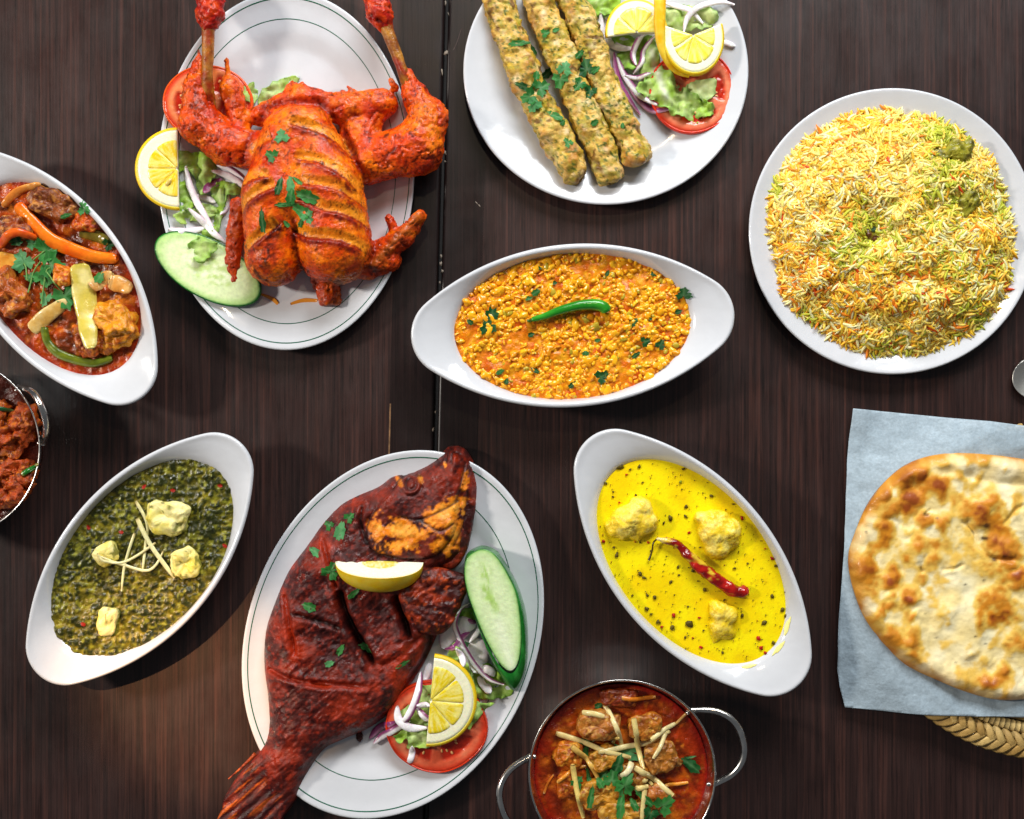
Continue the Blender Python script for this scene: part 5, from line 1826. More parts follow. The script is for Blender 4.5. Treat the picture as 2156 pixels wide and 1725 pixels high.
for pts in ([(175, 960), (200, 830), (260, 740)], [(250, 1030), (280, 830), (310, 800)], [(280, 820), (340, 890), (390, 960)], [(160, 880), (150, 800), (135, 770)], [(175, 770), (220, 730), (270, 690)]):
    p = drape(ZC(pts), 7, 3, 16)
    V, F = tube(p, 1.6, seg=6)
    mesh('stem', V, F, MT['herb'], sp, 96, np.tile(C('#7fae5c'), (len(V), 1)))
for a in [('coriander scrap at the top wall of the red curry', 535, 430, 26, 20, 100, 'fan', 1), ('coriander scrap on the square onion piece', 635, 862, 26, 20, 60, 'strip', 1), ('small coriander scrap right of the pepper strip', 690, 655, 26, 18, 20, 'fan', 2),
          ('small coriander scrap above the pepper strip', 420, 470, 24, 9, 20, 'strip', 0), ('dark coriander scrap left above the sprig', 100, 630, 20, 26, 90, 'strip', 2)]:
    q = ZC([(a[1], a[2])])[0]
    leaf(a[0], q[0], q[1], a[3], a[4], a[5], a[6], a[7], 'coriander in the red curry')


# ------------------------------------------------------------------ pans
def disc_sauce(name, cx, cy, r, z, rel, colf, par, zr, step=3.4):
    c = ZD0((cx, cy))[0]
    V, F, d = pillow(ell(c[0], c[1], r, r, 0, 120), step, lambda x, y, e: z + rel(np.c_[x, y]) * np.clip(e / 14, 0, 1), bot=z - 20)
    return mesh(name, V, F, MT['sauce'], par, zr, colf(V[:, :2], d), reg=True)


c0 = ZD0((1310, 1634))[0]
mc = thing('meat_curry', 'red oily meat curry in the steel pan at the bottom edge', 'curry', c0[0], c0[1], 80)


def mc_col(q, e):
    c = mx(np.tile(C('#9a3005'), (len(q), 1)), C('#c4620e'), np.clip(.3 + fbm(q, 30, 3, 3) * 1.3, 0, 1))
    c = mx(c, C('#6a2606'), np.clip(fbm(q, 17, 3, 6) * 1.4 - .05, 0, .85))
    c = mx(c, C('#d87a1c'), np.clip(fbm(q, 11, 3, 9) * 1.4 - .5, 0, .8))
    return mx(c, C('#8f0f02'), np.clip(np.exp(-e / 22) * 1.3 - .2, 0, .95))


disc_sauce('curry_sauce', 1310, 1632, 184, 96, lambda q: fbm(q, 30, 3, 2) * 4 + fbm(q, 8, 2, 5) * 1.2, mc_col, mc, 128)
for i, a in enumerate([(840, 440, 46, 30, 24, -4, '#b06a24', '#7d3c10', '#cf9a4a', 'largest meat block at the top of the steel pan'), (1200, 450, 34, 26, 22, 10, '#b5681c', '#7a3a0c', '#d29a3a', 'meat block right of the largest one'),
                       (1330, 690, 36, 34, 22, 30, '#a8661e', '#6a3a10', '#c9924a', 'meat block at the right of the steel pan'), (600, 670, 26, 26, 18, 0, '#bb6212', '#8a340a', '#d89a30', 'small meat piece at the left of the steel pan'),
                       (870, 700, 34, 26, 18, 20, '#b7791e', '#8a4a10', '#d8aa4a', 'meat piece in the centre under the crossed ginger'), (850, 970, 52, 30, 22, 5, '#c08020', '#8f4a10', '#e0ba5a', 'long meat piece at the bottom of the steel pan'),
                       (1290, 1010, 32, 28, 18, -20, '#a85a18', '#703010', '#c98a3a', 'meat piece at the lower right of the steel pan'), (600, 900, 22, 26, 14, 0, '#b5560e', '#7d2c08', '#d08a2a', 'meat scrap at the lower left of the steel pan'),
                       (1120, 830, 28, 24, 16, 0, '#9a5a16', '#5f3010', '#c08a3a', 'meat scrap beside the middle coriander'), (1050, 1120, 60, 26, 18, 0, '#c4861e', '#8a4a10', '#e0b455', 'meat piece at the bottom edge of the picture'), (1000, 230, 40, 20, 12, 0, '#7d2a0c', '#4f1a08', '#a8581c', 'dark meat piece near the top rim of the steel pan')]):
    chunk(a[9], ZB, a[0], a[1], a[2], a[3], a[4], a[5], 104, a[6], a[7], a[8], 20 + i, name='meat_chunk', e=.6, amp=.35, size=22)
GB = 'ginger strips on the meat curry'
for pts, w, tn, lb in [([(715, 355), (800, 352), (882, 372)], 6.5, '#dfca8a', 'broad short ginger strip on the largest meat block'), ([(888, 295), (940, 380), (985, 480), (1025, 612)], 5.8, '#e3cf94', 'ginger strip slanting down from the largest meat block'),
                       ([(1108, 378), (1125, 480), (1150, 620), (1186, 785)], 6.2, '#e0ca82', 'long upright ginger strip right of centre in the pan'), ([(508, 508), (700, 570), (900, 640), (1090, 700)], 6.2, '#dcc684', 'long ginger strip from the left wall towards the centre'),
                       ([(835, 640), (1040, 612), (1200, 588), (1300, 540), (1395, 488)], 6, '#e8d79a', 'pale ginger strip bowed across the others to the right'), ([(1240, 545), (1340, 490), (1440, 435)], 5.5, '#e8d69a', 'ginger strip pointing to the right wall'),
                       ([(1440, 432), (1490, 385), (1535, 340)], 3.4, '#c99a5a', 'thin ginger tip leaning on the right rim'), ([(1372, 510), (1320, 600), (1262, 692)], 5, '#dfcb92', 'short slanting ginger strip above the right meat block'),
                       ([(625, 592), (730, 690), (790, 770), (835, 860)], 6, '#e0b45a', 'golden ginger strip left of centre'), ([(635, 740), (660, 900), (690, 1040), (725, 1180)], 6, '#e2c670', 'long ginger strip at the lower left of the pan'),
                       ([(1118, 765), (1260, 860), (1415, 985)], 6.6, '#ddc888', 'broad ginger strip at the lower right of the pan'), ([(1100, 735), (1060, 800), (975, 875)], 7, '#e8dcae', 'pale short ginger strip under the middle coriander'),
                       ([(1075, 945), (1150, 925), (1225, 912)], 6.5, '#d9c07a', 'short level ginger strip right of the lower coriander'), ([(1200, 940), (1185, 1060), (1175, 1180)], 5.5, '#e0ca86', 'ginger strip running off the bottom of the picture'),
                       ([(520, 880), (620, 800), (745, 770)], 4.5, '#d98a2c', 'orange stained ginger strip at the left'), ([(1015, 222), (1150, 240), (1285, 230)], 5, '#c9701a', 'orange ginger strip near the top rim'), ([(1350, 912), (1450, 900), (1535, 888)], 4.2, '#e0902c', 'orange ginger strip at the right wall'),
                       ([(415, 970), (445, 890), (490, 830)], 3, '#c96a1c', 'thin orange ginger strip at the left wall'), ([(950, 590), (965, 555), (985, 520)], 5, '#d8b868', 'stub of ginger between the meat blocks'), ([(1180, 855), (1215, 880), (1260, 910)], 5, '#d8c27c', 'stub of ginger under the broad lower right strip')]:
    shred(lb, ZB, pts, w, tn, 3, 4.5, 'ginger_strip', group=GB, tip=.7)
for a in [('dark coriander blade over the left ginger strip', 730, 565, 44, 12, 5, 'strip', 2), ('coriander tail below the dark blade', 740, 640, 28, 12, 80, 'strip', 1), ('spread coriander leaf at the centre of the pan', 1090, 650, 52, 24, 160, 'fan', 3), ('pale coriander arm right of the spread leaf', 1170, 700, 44, 11, 165, 'strip', 3),
          ('dark coriander leaf under the spread leaf', 990, 750, 46, 22, 70, 'strip', 2), ('coriander leaf left of the middle cluster', 868, 822, 30, 17, 15, 'strip', 3), ('fan coriander leaf in the middle cluster', 942, 870, 30, 30, 80, 'fan', 0), ('coriander strip hanging left of the cluster', 762, 845, 42, 9, 100, 'strip', 0),
          ('coriander leaf over the long left ginger strip', 668, 895, 24, 20, 50, 'fan', 1), ('big coriander leaf in the lower middle of the pan', 1045, 915, 44, 30, 70, 'fan', 1), ('dark coriander blade running down the lower middle', 1012, 1060, 64, 17, 85, 'strip', 1), ('coriander strip on the long meat piece', 780, 1000, 50, 13, 80, 'strip', 0),
          ('coriander strip slanting at the lower right', 1195, 1010, 50, 15, 140, 'strip', 0), ('fan coriander leaf at the lower right of the pan', 1342, 1068, 38, 34, 40, 'fan', 1), ('dark coriander sprig by the right wall of the pan', 1555, 750, 48, 22, 140, 'strip', 2), ('pale coriander stem tip by the right wall', 1555, 690, 24, 5, 10, 'strip', 3),
          ('coriander leaf near the bottom right edge', 1245, 1130, 30, 26, 250, 'fan', 2), ('small coriander leaf near the lower blade', 1115, 1060, 30, 14, 120, 'strip', 0), ('dark coriander scrap at the top of the pan', 840, 290, 18, 12, 20, 'strip', 2), ('coriander bud on the golden ginger strip', 850, 890, 24, 16, 120, 'strip', 1)]:
    q = ZB([(a[1], a[2])])[0]
    leaf(a[0], q[0], q[1], a[3], a[4], a[5], a[6], a[7], 'coriander on the meat curry', lift=3.5)

c0 = ZD0((-103, 943))[0]
fc = thing('fritter_sauce', 'dark brown sauce in the steel pan at the left edge', 'curry', c0[0], c0[1], 80)
disc_sauce('curry_sauce', -103, 943, 174, 92, lambda q: fbm(q, 30, 3, 2) * 3, lambda q, e: mx(np.tile(C('#5a1c08'), (len(q), 1)), C('#2f0f06'), np.clip(.4 + fbm(q, 30, 3, 3), 0, 1)), fc, 128, 5)
for i, (px, py, a, b, an, lb) in enumerate([(210, 680, 34, 52, -25, 'large crusty brown fritter near the handle of the left pan'), (185, 1120, 42, 30, 10, 'crusty fritter under the green strip in the left pan'), (110, 1310, 44, 32, 20, 'lowest crusty fritter in the left pan'),
                                            (-40, 760, 40, 36, 0, 'fritter at the left edge of the picture, upper'), (-20, 1130, 34, 44, 10, 'golden fritter at the left edge of the picture, lower'), (-60, 520, 30, 36, 0, 'dark fritter at the upper left of the left pan')]):
    chunk(lb, ZL, px, py, a, b, 26, an, 102, '#a8400e', '#5a1e0a', '#cf7018', 40 + i, name='fritter', cat='fritter', e=.85, amp=.5, size=17, mat='fried')
shred('green chilli strip between the fritters in the left pan', ZL, [(235, 1145), (320, 1090), (410, 1035)], 6, '#1f6a22', 4, 4, 'chilli_strip', 'chilli')
shred('dark green herb strip at the top of the left pan', ZL, [(-20, 440), (40, 455), (105, 480)], 5, '#1c4a24', 2, 6, 'herb_strip', 'herb')


# ------------------------------------------------------------------ fish
FO = spl(ZF([(1088, 58), (1150, 66), (1195, 130), (1218, 230), (1208, 330), (1190, 430), (1162, 540), (1112, 600), (1060, 630), (1050, 760), (1040, 880), (1010, 960), (960, 1060), (900, 1150), (830, 1255), (720, 1338), (600, 1390), (520, 1430), (470, 1500), (435, 1565), (405, 1640), (345, 1725), (290, 1830), (170, 1880), (25, 1790), (40, 1735), (62, 1690), (66, 1655), (80, 1625), (120, 1560), (150, 1520), (215, 1440), (262, 1345), (262, 1200), (245, 1060), (250, 900), (290, 770), (340, 650), (375, 590), (430, 520), (500, 420), (570, 340), (640, 290), (760, 240), (830, 190), (920, 170), (1000, 130), (1055, 85)]), 260, True)
fish = thing('fried_fish', 'whole dark red fried fish with slashed side and tail over the platter rim', 'fish', *ZF([(600, 900)])[0], 15)
opl = spl(ZF([(770, 330), (728, 400), (722, 470), (760, 525), (860, 552), (970, 558), (1050, 525), (1105, 455), (1128, 380), (1140, 260)]), 60)
opl_poly = np.concatenate([opl, ZF([(1180, 130), (1090, 70), (900, 180)])])
fslits = [([(700, 320), (695, 400), (718, 490)], 7, 6, 0), ([(515, 455), (545, 550), (575, 640), (590, 700)], 8, 8, 1), ([(600, 690), (620, 780), (680, 910), (765, 1045)], 14, 22, 0), ([(850, 715), (885, 820), (912, 925)], 13, 20, 0),
          ([(345, 715), (375, 840), (405, 1000)], 9, 9, 1), ([(270, 1050), (400, 1095), (560, 1120)], 8, 7, .5), ([(470, 1105), (600, 1118), (730, 1125)], 9, 6, .8), ([(390, 800), (500, 830), (620, 870)], 9, 6, 0), ([(780, 1040), (880, 990), (960, 900)], 12, 4, .7),
          ([(1000, 640), (985, 800), (1000, 950), (880, 1150)], 8, 8, 0)]
SL = [(spl(ZF(p), 18), w * .62, dp * 1.35, r_) for p, w, dp, r_ in fslits]
eye = ZF([(918, 225)])[0]
TD = ZF([(60, 1760), (420, 1440)])
TD = (TD[1] - TD[0]) / np.linalg.norm(TD[1] - TD[0])


def tailmask(x, y):
    p0 = ZF([(330, 1450)])[0]
    return sst(10, 70, -((x - p0[0]) * TD[0] + (y - p0[1]) * TD[1]))


def fish_h(x, y, d):
    q = np.c_[x, y]
    tm = tailmask(x, y)
    b = 60 * (1 - (1 - np.clip(d / 62, 0, 1)) ** 2) ** .62 + 9 * fbm(q, 85, 2, 8) * np.clip(d / 40, 0, 1)
    tl = 13 * (1 - (1 - np.clip(d / 9, 0, 1)) ** 2) ** .5
    h = 20 + b * (1 - tm) + (tl + 26) * tm * np.clip(d / 2, .6, 1)
    side = (x - q[:, 0]) * 0
    px = -TD[1] * x + TD[0] * y
    al = TD[0] * x + TD[1] * y
    h = h + tm * 1.5 * np.sin(px / 3.1 + 2.0 * fbm(q, 60, 2, 3)) * np.clip(d / 8, 0, 1)
    io = inside(opl_poly, x, y)
    od = pdist(opl, x, y, False)[0]
    h = h + np.where(io, 9 * (1 - np.exp(-od / 5)), -6 * np.exp(-od / 5)) * np.clip(d / 12, 0, 1)
    for p, w, dp, r_ in SL:
        ds, _, _, _, tt = pdist(p, x, y, False)
        g = sst(0, .15, tt) * sst(1, .85, tt)
        h = h - dp * np.exp(-(ds / w) ** 2) * g + .28 * dp * np.exp(-((ds - w * 2) / w) ** 2) * g
    de = np.hypot(x - eye[0], y - eye[1])
    h = h + 4.5 * np.exp(-((de - 17) / 3) ** 2) - 5 * np.exp(-((de - 11) / 3.5) ** 2) + 4 * np.exp(-(de / 6) ** 2) - 3 * np.exp(-((de - 24) / 3) ** 2)
    for pts, dp, w in (([(1075, 130), (1085, 80), (1105, 70)], 7, 3), ([(1100, 130), (1105, 85), (1135, 95)], 6, 3), ([(1130, 300), (1060, 340), (960, 380), (880, 370)], 4, 3), ([(1160, 130), (1140, 230), (1120, 300)], 4, 3),
                       ([(1170, 260), (1160, 380), (1110, 500)], 6, 4), ([(960, 380), (1050, 430), (1110, 400)], 4, 3), ([(840, 250), (880, 190), (960, 190)], 4, 3)):
        ds = pdist(spl(ZF(pts), 14), x, y, False)[0]
        h = h - dp * np.exp(-(ds / w) ** 2)
    bump = fbm(q, 34, 3, 11) * 4 + fbm(q, 12, 3, 13) * 1.7 + fbm(q, 5, 2, 15) * .6
    wr = np.abs(fbm(np.c_[al / 26, px / 8, px * 0], 1, 3, 17)) * 2.8
    return h + (bump + wr * (1 - io * .6)) * np.clip(d / 10, .15, 1) * (1 - .55 * tm)


V, F, d = pillow(FO, 2.5, fish_h, bot=lambda x, y, d: 16 + 16 * tailmask(x, y) + 9 * np.exp(-d / 12))
q = V[:, :2]
x, y = q[:, 0], q[:, 1]
n1, n2, n3 = fbm(q, 46, 3, 51), fbm(q, 15, 3, 52), fbm(q, 5.5, 2, 53)
c = mx(np.tile(C('#431411'), (len(V), 1)), C('#772413'), np.clip(.12 + n1 * .9 + .5 * n2, 0, 1))
c = mx(c, C('#2a0b0b'), np.clip(-.15 - .8 * n2 - .5 * n1, 0, .85))
c = mx(c, C('#8f2a18'), np.clip(n3 * .8 - .1, 0, .6))
for (px, py), r, w in [((540, 520), 45, .95), ((375, 880), 50, .9), ((400, 980), 45, .9), ((560, 610), 30, .9), ((850, 1060), 90, .9), ((820, 1150), 70, .6), ((920, 970), 60, .7), ((620, 1270), 120, .35), ((1150, 160), 60, .7), ((650, 300), 30, .8), ((380, 600), 20, .9), ((300, 1470), 60, .5), ((700, 330), 22, .6)]:
    h = ZF([(px, py)])[0]
    g = np.exp(-((q - h) ** 2).sum(1) / (r * .4703) ** 2) * w
    c = mx(c, C('#9c2a0a'), np.clip(g * (.8 + 1.2 * n2), 0, .85))
io = inside(opl_poly, x, y)
for (px, py), rx_, ry_, an, w in [((1075, 345), 90, 42, -30, 1.2), ((890, 430), 95, 38, 8, 1.2), ((1110, 430), 30, 70, -15, 1), ((775, 430), 40, 70, 0, .8), ((870, 495), 90, 30, 0, .9), ((1010, 390), 60, 22, -10, .8), ((1060, 500), 60, 40, 0, .7), ((960, 200), 22, 12, 60, .8), ((1160, 200), 14, 60, 10, .8), ((870, 215), 10, 30, -40, .7), ((1070, 135), 8, 24, 0, .6), ((1150, 330), 14, 70, 0, .7)]:
    h = ZF([(px, py)])[0]
    a = math.radians(-an)
    dx, dy = (x - h[0]) / .4703, (y - h[1]) / .4703
    u, v = dx * math.cos(a) + dy * math.sin(a), -dx * math.sin(a) + dy * math.cos(a)
    g = np.exp(-(u / rx_) ** 2 - (v / ry_) ** 2) * w
    c = mx(c, C('#e07c10'), np.clip(sst(.22, .5, g + .35 * n2 + .2 * n3 * (g > .1)) * .95 * (g > .08), 0, 1))
    c = mx(c, C('#f0a63a'), np.clip(sst(.5, .95, g + .3 * n3) * .7, 0, 1))
for pts in ([(770, 330), (728, 400), (722, 470), (760, 525), (860, 552), (970, 558), (1050, 525), (1105, 455)], [(1130, 300), (1060, 340), (960, 380), (880, 370)], [(1160, 130), (1140, 230), (1120, 300)], [(1170, 260), (1160, 380), (1110, 500)], [(960, 380), (1050, 430), (1110, 400)], [(840, 250), (880, 190), (960, 190)], [(1075, 130), (1085, 80), (1105, 70)], [(1100, 130), (1105, 85), (1135, 95)]):
    ds = pdist(spl(ZF(pts), 20), x, y, False)[0]
    c = mx(c, C('#210807'), np.exp(-(ds / 2.6) ** 2) * .85)
for p, w, dp, r_ in SL:
    ds = pdist(p, x, y, False)[0]
    c = mx(c, C('#96280c') if r_ else C('#160505'), np.exp(-(ds / (w * (1.5 if r_ else .8))) ** 2) * (r_ if r_ else .8))
de = np.hypot(x - eye[0], y - eye[1])
c = mx(c, C('#7d2a18'), np.exp(-((de - 17) / 3) ** 2) * .5)
c = mx(c, C('#1a0606'), np.exp(-((de - 11) / 2.5) ** 2) * .6 + np.exp(-((de - 24) / 2.5) ** 2) * .4)
c = mx(c, C('#7a2a1c'), np.exp(-(de / 7) ** 2) * .9)
tm = tailmask(x, y)
px_ = -TD[1] * x + TD[0] * y
al_ = TD[0] * x + TD[1] * y
st = fbm(np.c_[px_ / 5.0, al_ / 60, px_ * 0], 1, 2, 61)
c = mx(c, C('#d8641c'), np.clip(sst(.3, .7, st) * tm * sst(.5, 1, tm) * np.clip(.55 + n1, 0, 1), 0, .85))
c = mx(c, C('#2a0c0e'), np.clip(sst(.2, .7, -st) * tm, 0, .8))
mesh('fish_body', V, F, MT['fish'], fish, 62, c, reg=True)
# pectoral fin folded out to the right
PF = spl(ZF([(905, 640), (1010, 600), (1110, 618), (1182, 655), (1150, 750), (1095, 865), (1030, 905), (935, 880), (880, 790), (860, 700)]), 90, True)
pf0 = ZF([(890, 760)])[0]


def fin_h(x, y, d):
    a, r = np.arctan2(y - pf0[1], x - pf0[0]), np.hypot(x - pf0[0], y - pf0[1])
    return 70 - .06 * r + 16 * (1 - (1 - np.clip(d / 26, 0, 1)) ** 2) ** .6 + 1.0 * np.sin(a * 17 + fbm(np.c_[x, y], 30, 2, 2) * 3) * np.clip(d / 8, 0, 1) + fbm(np.c_[x, y], 18, 3, 4) * 5 + fbm(np.c_[x, y], 6, 2, 5) * 1.3


V, F, d = pillow(PF, 2.5, fin_h, bot=lambda x, y, d: 44 + 18 * np.exp(-d / 10))
n2, n3 = fbm(V, 20, 3, 52), fbm(V, 6, 2, 53)
c = mx(np.tile(C('#3a0f0c'), (len(V), 1)), C('#8f2c10'), np.clip(n2 * 1.3, 0, 1))
c = mx(c, C('#c8501a'), np.clip(n3 * 1.1 - .4, 0, .7))
mesh('pectoral_fin', V, F, MT['fish'], fish, 74, c, reg=True)
# second gill flap under the head
PG = spl(ZF([(1130, 330), (1205, 300), (1185, 440), (1160, 540), (1105, 605), (1010, 590), (960, 560), (1050, 530)]), 60, True)
V, F, d = pillow(PG, 3, lambda x, y, d: 48 + 10 * (1 - (1 - np.clip(d / 20, 0, 1)) ** 2) ** .5 + fbm(np.c_[x, y], 14, 3, 4) * 2, bot=20)
mesh('gill_flap', V, F, MT['fried'], fish, 50, mx(np.tile(C('#3a0d0a'), (len(V), 1)), C('#8a2a10'), np.clip(fbm(V, 14, 3, 5) + .1, 0, 1)), reg=True)
# loose tail rays
for pts in ([(215, 1440), (150, 1505), (95, 1552)],):
    p = np.c_[spl(ZF(pts), 16), np.linspace(48, 52, 16)]
    Vt, Ft = tube(p, np.linspace(4, 1.2, 16), np.linspace(3, 1, 16), 8)
    mesh('tail_ray', Vt, Ft, MT['fried'], fish, 62, mx(np.tile(C('#b5501c'), (len(Vt), 1)), C('#6a1c10'), np.clip(.4 + fbm(Vt, 10, 2, 1), 0, 1)))
V, F = blob(*ZF([(685, 1358)])[0], 24, 7, 13, 6, 10, amp=.5, size=7, s=3)
mesh('belly_fin', V, F, MT['fried'], fish, 30, np.tile(C('#3a100a'), (len(V), 1)))

# salad of the fish platter
tomato('thick tomato slice on the fish platter under the lemon', ZF2([(505, 1345)])[0], 108, 96, 0, 52, gx=.03, gy=.04, th=26, nl=5, ph=.2, flesh='#d85a3a', skin='#c83414', seeds=40)
lettuce('lettuce leaf at the right rim under the cucumber of the fish platter', ZF2([(820, 900), (940, 940), (1040, 1080), (1035, 1120), (930, 1150), (800, 1140), (760, 1050)]), 6, 6, 26, 41, pale=.2)
lettuce('lettuce leaf pointing right below the cucumber of the fish platter', ZF2([(770, 1160), (850, 1180), (918, 1180), (850, 1225), (800, 1290), (745, 1350), (720, 1260)]), 6, 8, 24, 42, pale=.4)
lettuce('lettuce leaf between the fin and the onions of the fish platter', ZF2([(660, 560), (740, 510), (800, 560), (760, 640), (690, 640)]), 5, 5, 20, 43, pale=.05)
lettuce('square lettuce piece left below the lemon slice of the fish platter', ZF2([(305, 1360), (380, 1370), (450, 1360), (470, 1480), (400, 1490), (320, 1490), (310, 1420)]), 4, 9, 24, 44, pale=.55)
lettuce('small lettuce corner over the left part of the fish platter tomato', ZF2([(215, 1400), (300, 1360), (300, 1410), (245, 1450)]), 4, 8, 20, 45, pale=.4)
lettuce('yellow green lettuce under the onions beside the fish', ZF2([(390, 1060), (480, 1040), (560, 900), (640, 760), (720, 900), (760, 1100), (500, 1300), (300, 1340), (230, 1260), (330, 1180)]), 6, 6, 28, 46, pale=.5)
on = [([(750, 488), (670, 530), (640, 640), (690, 780), (780, 920), (880, 1010), (980, 1045)], 6, 1, 16, 'longest onion strip looping below the cucumber slice'), ([(560, 800), (600, 700), (690, 640), (780, 640)], 20, 0, 8, 'broad white onion piece beside the fin'),
      ([(760, 740), (800, 820), (790, 960)], 22, 0, 8, 'broad white onion piece against the cucumber'), ([(825, 565), (805, 670), (740, 760)], 6, 0, 16, 'onion strip leaning on the cucumber slice'), ([(575, 805), (650, 770), (690, 725), (740, 690)], 6.5, 2, 14, 'deep purple onion piece in the white ones'),
      ([(730, 600), (760, 612), (785, 625)], 5, 2, 14, 'small purple onion tip near the lettuce'), ([(395, 985), (385, 1100), (330, 1240), (260, 1330)], 8, 1, 14, 'purple edged onion strip left of the lemon slice'), ([(240, 1200), (250, 1290), (330, 1350), (445, 1350)], 9, 0, 16, 'white onion curl at the left of the lemon slice'),
      ([(45, 1430), (120, 1350), (240, 1290)], 7.5, 2, 4, 'purple onion end closest to the fish belly'), ([(70, 1475), (180, 1380), (330, 1290)], 7.5, 1, 8, 'purple onion end lying over the tomato edge'), ([(345, 1470), (340, 1540), (315, 1612)], 7, 0, 4, 'pale onion tail hanging over the tomato'),
      ([(375, 1190), (470, 1195)], 6, 0, 14, 'short white onion strip touching the lemon slice'), ([(470, 900), (450, 960), (432, 1025)], 8, 0, 12, 'white onion piece above the purple edged strip'), ([(650, 800), (690, 870), (700, 920)], 7, 0, 14, 'onion strip tucked behind the lemon peel'),
      ([(800, 1000), (850, 1060), (890, 1100)], 10, 0, 10, 'white onion end on the lettuce right of the lemon'), ([(370, 1210), (430, 1270), (460, 1300)], 7, 1, 10, 'onion strip running under the lemon slice'), ([(820, 930), (880, 950), (910, 990)], 9, 0, 10, 'translucent onion flake under the longest strip')]
for pts, w, tn, lf_, lb in on:
    onion(lb, ZF2(pts), w, tn, lift=lf_)
lemon('half lemon slice on the tomato of the fish platter', ZF2([(468, 1162)])[0], 98, 98, -5.3, -90, 90, 82, gx=-.05, gy=.02, th=17, nseg=4, bright='#e9cc10', pulp=.73)
V, F = blob(*ZF2([(740, 790)])[0], 70, 12, 5, 2, -20, amp=.2, size=6, s=4)
leaf('coriander scrap on the onions of the fish platter', *ZF2([(735, 775)])[0], 26, 11, 150, 'strip', 3, 'coriander on the fish', lift=9)

# thick cucumber end: slanted oval face, ridged skin behind it
co = thing('cucumber_end', 'thick cucumber end with pale oval face on the fish platter', 'cucumber', *ZF2([(930, 600)])[0], 40)
fo = spl(ZF2([(705, 270), (725, 170), (790, 118), (860, 112), (930, 160), (1000, 270), (1060, 400), (1090, 560), (1100, 740), (1080, 890), (1030, 960), (960, 920), (890, 810), (830, 690), (770, 540), (725, 400)]), 96, True)
bo = spl(ZF2([(702, 280), (715, 165), (790, 108), (865, 104), (940, 150), (1015, 260), (1085, 400), (1135, 580), (1148, 780), (1135, 960), (1085, 1085), (1040, 1110), (950, 1000), (870, 850), (770, 560), (722, 410)]), 96, True)
cf_ = fo.mean(0)


def cuz(x, y):
    return 92 + .02 * (x - cf_[0]) + .06 * (y - cf_[1])


V, F, d = pillow(fo, 3, lambda x, y, d: cuz(x, y) - 1.0 * np.exp(-d / 2) + .3 * fbm(np.c_[x, y], 8, 2, 2), bot=lambda x, y, d: cuz(x, y) - 4)
dirc = ZF2([(820, 200), (1020, 880)])
dirc = (dirc[1] - dirc[0]) / np.linalg.norm(dirc[1] - dirc[0])
u = ((V[:, 0] - cf_[0]) * dirc[0] + (V[:, 1] - cf_[1]) * dirc[1])
v = (-(V[:, 0] - cf_[0]) * dirc[1] + (V[:, 1] - cf_[1]) * dirc[0])
cc = mx(np.tile(C('#dcebb8'), (len(V), 1)), C('#a5cf77'), np.clip(np.exp(-d / 9) * 1.1, 0, 1))
cc = mx(cc, C('#2f7d2c'), np.exp(-d / 2.2))
for su, sv, sl, sw in [(-70, 3, 22, 11), (-28, -6, 24, 11), (2, 2, 18, 8)]:
    g = np.exp(-((u - su) / sl) ** 2 - ((v - sv) / sw) ** 2)
    cc = mx(cc, C('#a3c95c'), np.clip(g * (.7 + .7 * fbm(np.c_[u / 1.2, v * 2], 8, 2, 3)), 0, .85))
cc = mx(cc, C('#eef4d6'), np.exp(-(v / 12) ** 2) * sst(-10, 60, u) * .6)
mesh('cut_face', V, F, MT['wet'], co, 90, cc)
VV = []
m = len(fo)
zf0 = cuz(fo[:, 0], fo[:, 1])
for tt in np.linspace(0, 1, 12):
    a = math.sin(tt * math.pi / 2)
    xy = fo + (bo - fo) * min(1, a * 1.0) + (fo - cf_) * .006
    z = zf0 - .4 - (zf0 - 34) * (1 - math.cos(tt * math.pi / 2)) * 1.0
    VV.append(np.c_[xy, z])
VV = np.concatenate(VV)
Fs = grid_faces(12, m, False, True)
nl_ = -np.sin(np.arctan2(VV[:, 1] - cf_[1], VV[:, 0] - cf_[0]) * 0)
vv = (-(VV[:, 0] - cf_[0]) * dirc[1] + (VV[:, 1] - cf_[1]) * dirc[0])
sk = mx(np.tile(C('#176a1f'), (len(VV), 1)), C('#2f8a34'), sst(.1, .7, np.sin(vv / 4.2 + fbm(VV, 50, 2, 2)) + .5 * fbm(VV, 10, 2, 3)) * .7)
mesh('skin', VV, Fs, MT['wet'], co, 70, sk, reg=True)
for a in [('upright coriander sprig high on the fish side', 600, 435, 40, 22, 75, 'strip', 3, 0), ('coriander leaf above right of the upright sprig', 638, 378, 20, 17, 40, 'fan', 0, 0), ('coriander leaf left of the upright sprig', 552, 412, 18, 16, 140, 'fan', 0, 0), ('pale arched coriander leaf near the fish back', 487, 528, 30, 16, 150, 'strip', 3, 0),
          ('coriander leaf left of the lemon wedge', 555, 620, 34, 28, 60, 'fan', 0, 0), ('coriander blade below the lemon wedge', 662, 715, 32, 11, 40, 'strip', 1, 0), ('bright coriander leaf alone on the fish side', 460, 775, 30, 19, 160, 'strip', 0, 0), ('coriander blade in the middle of the fish belly', 602, 968, 26, 12, 60, 'strip', 1, 0),
          ('pale coriander leaf low on the fish belly', 552, 1030, 20, 13, 20, 'strip', 3, 0), ('folded coriander leaf right of the big slash', 722, 958, 36, 18, 160, 'strip', 0, 0), ('thin coriander strip at the right edge of the fish', 880, 1032, 32, 9, 30, 'strip', 0, 0)]:
    q_ = ZF([(a[1], a[2])])[0]
    leaf(a[0], q_[0], q_[1], a[3], a[4], a[5], a[6], a[7], 'coriander on the fish')

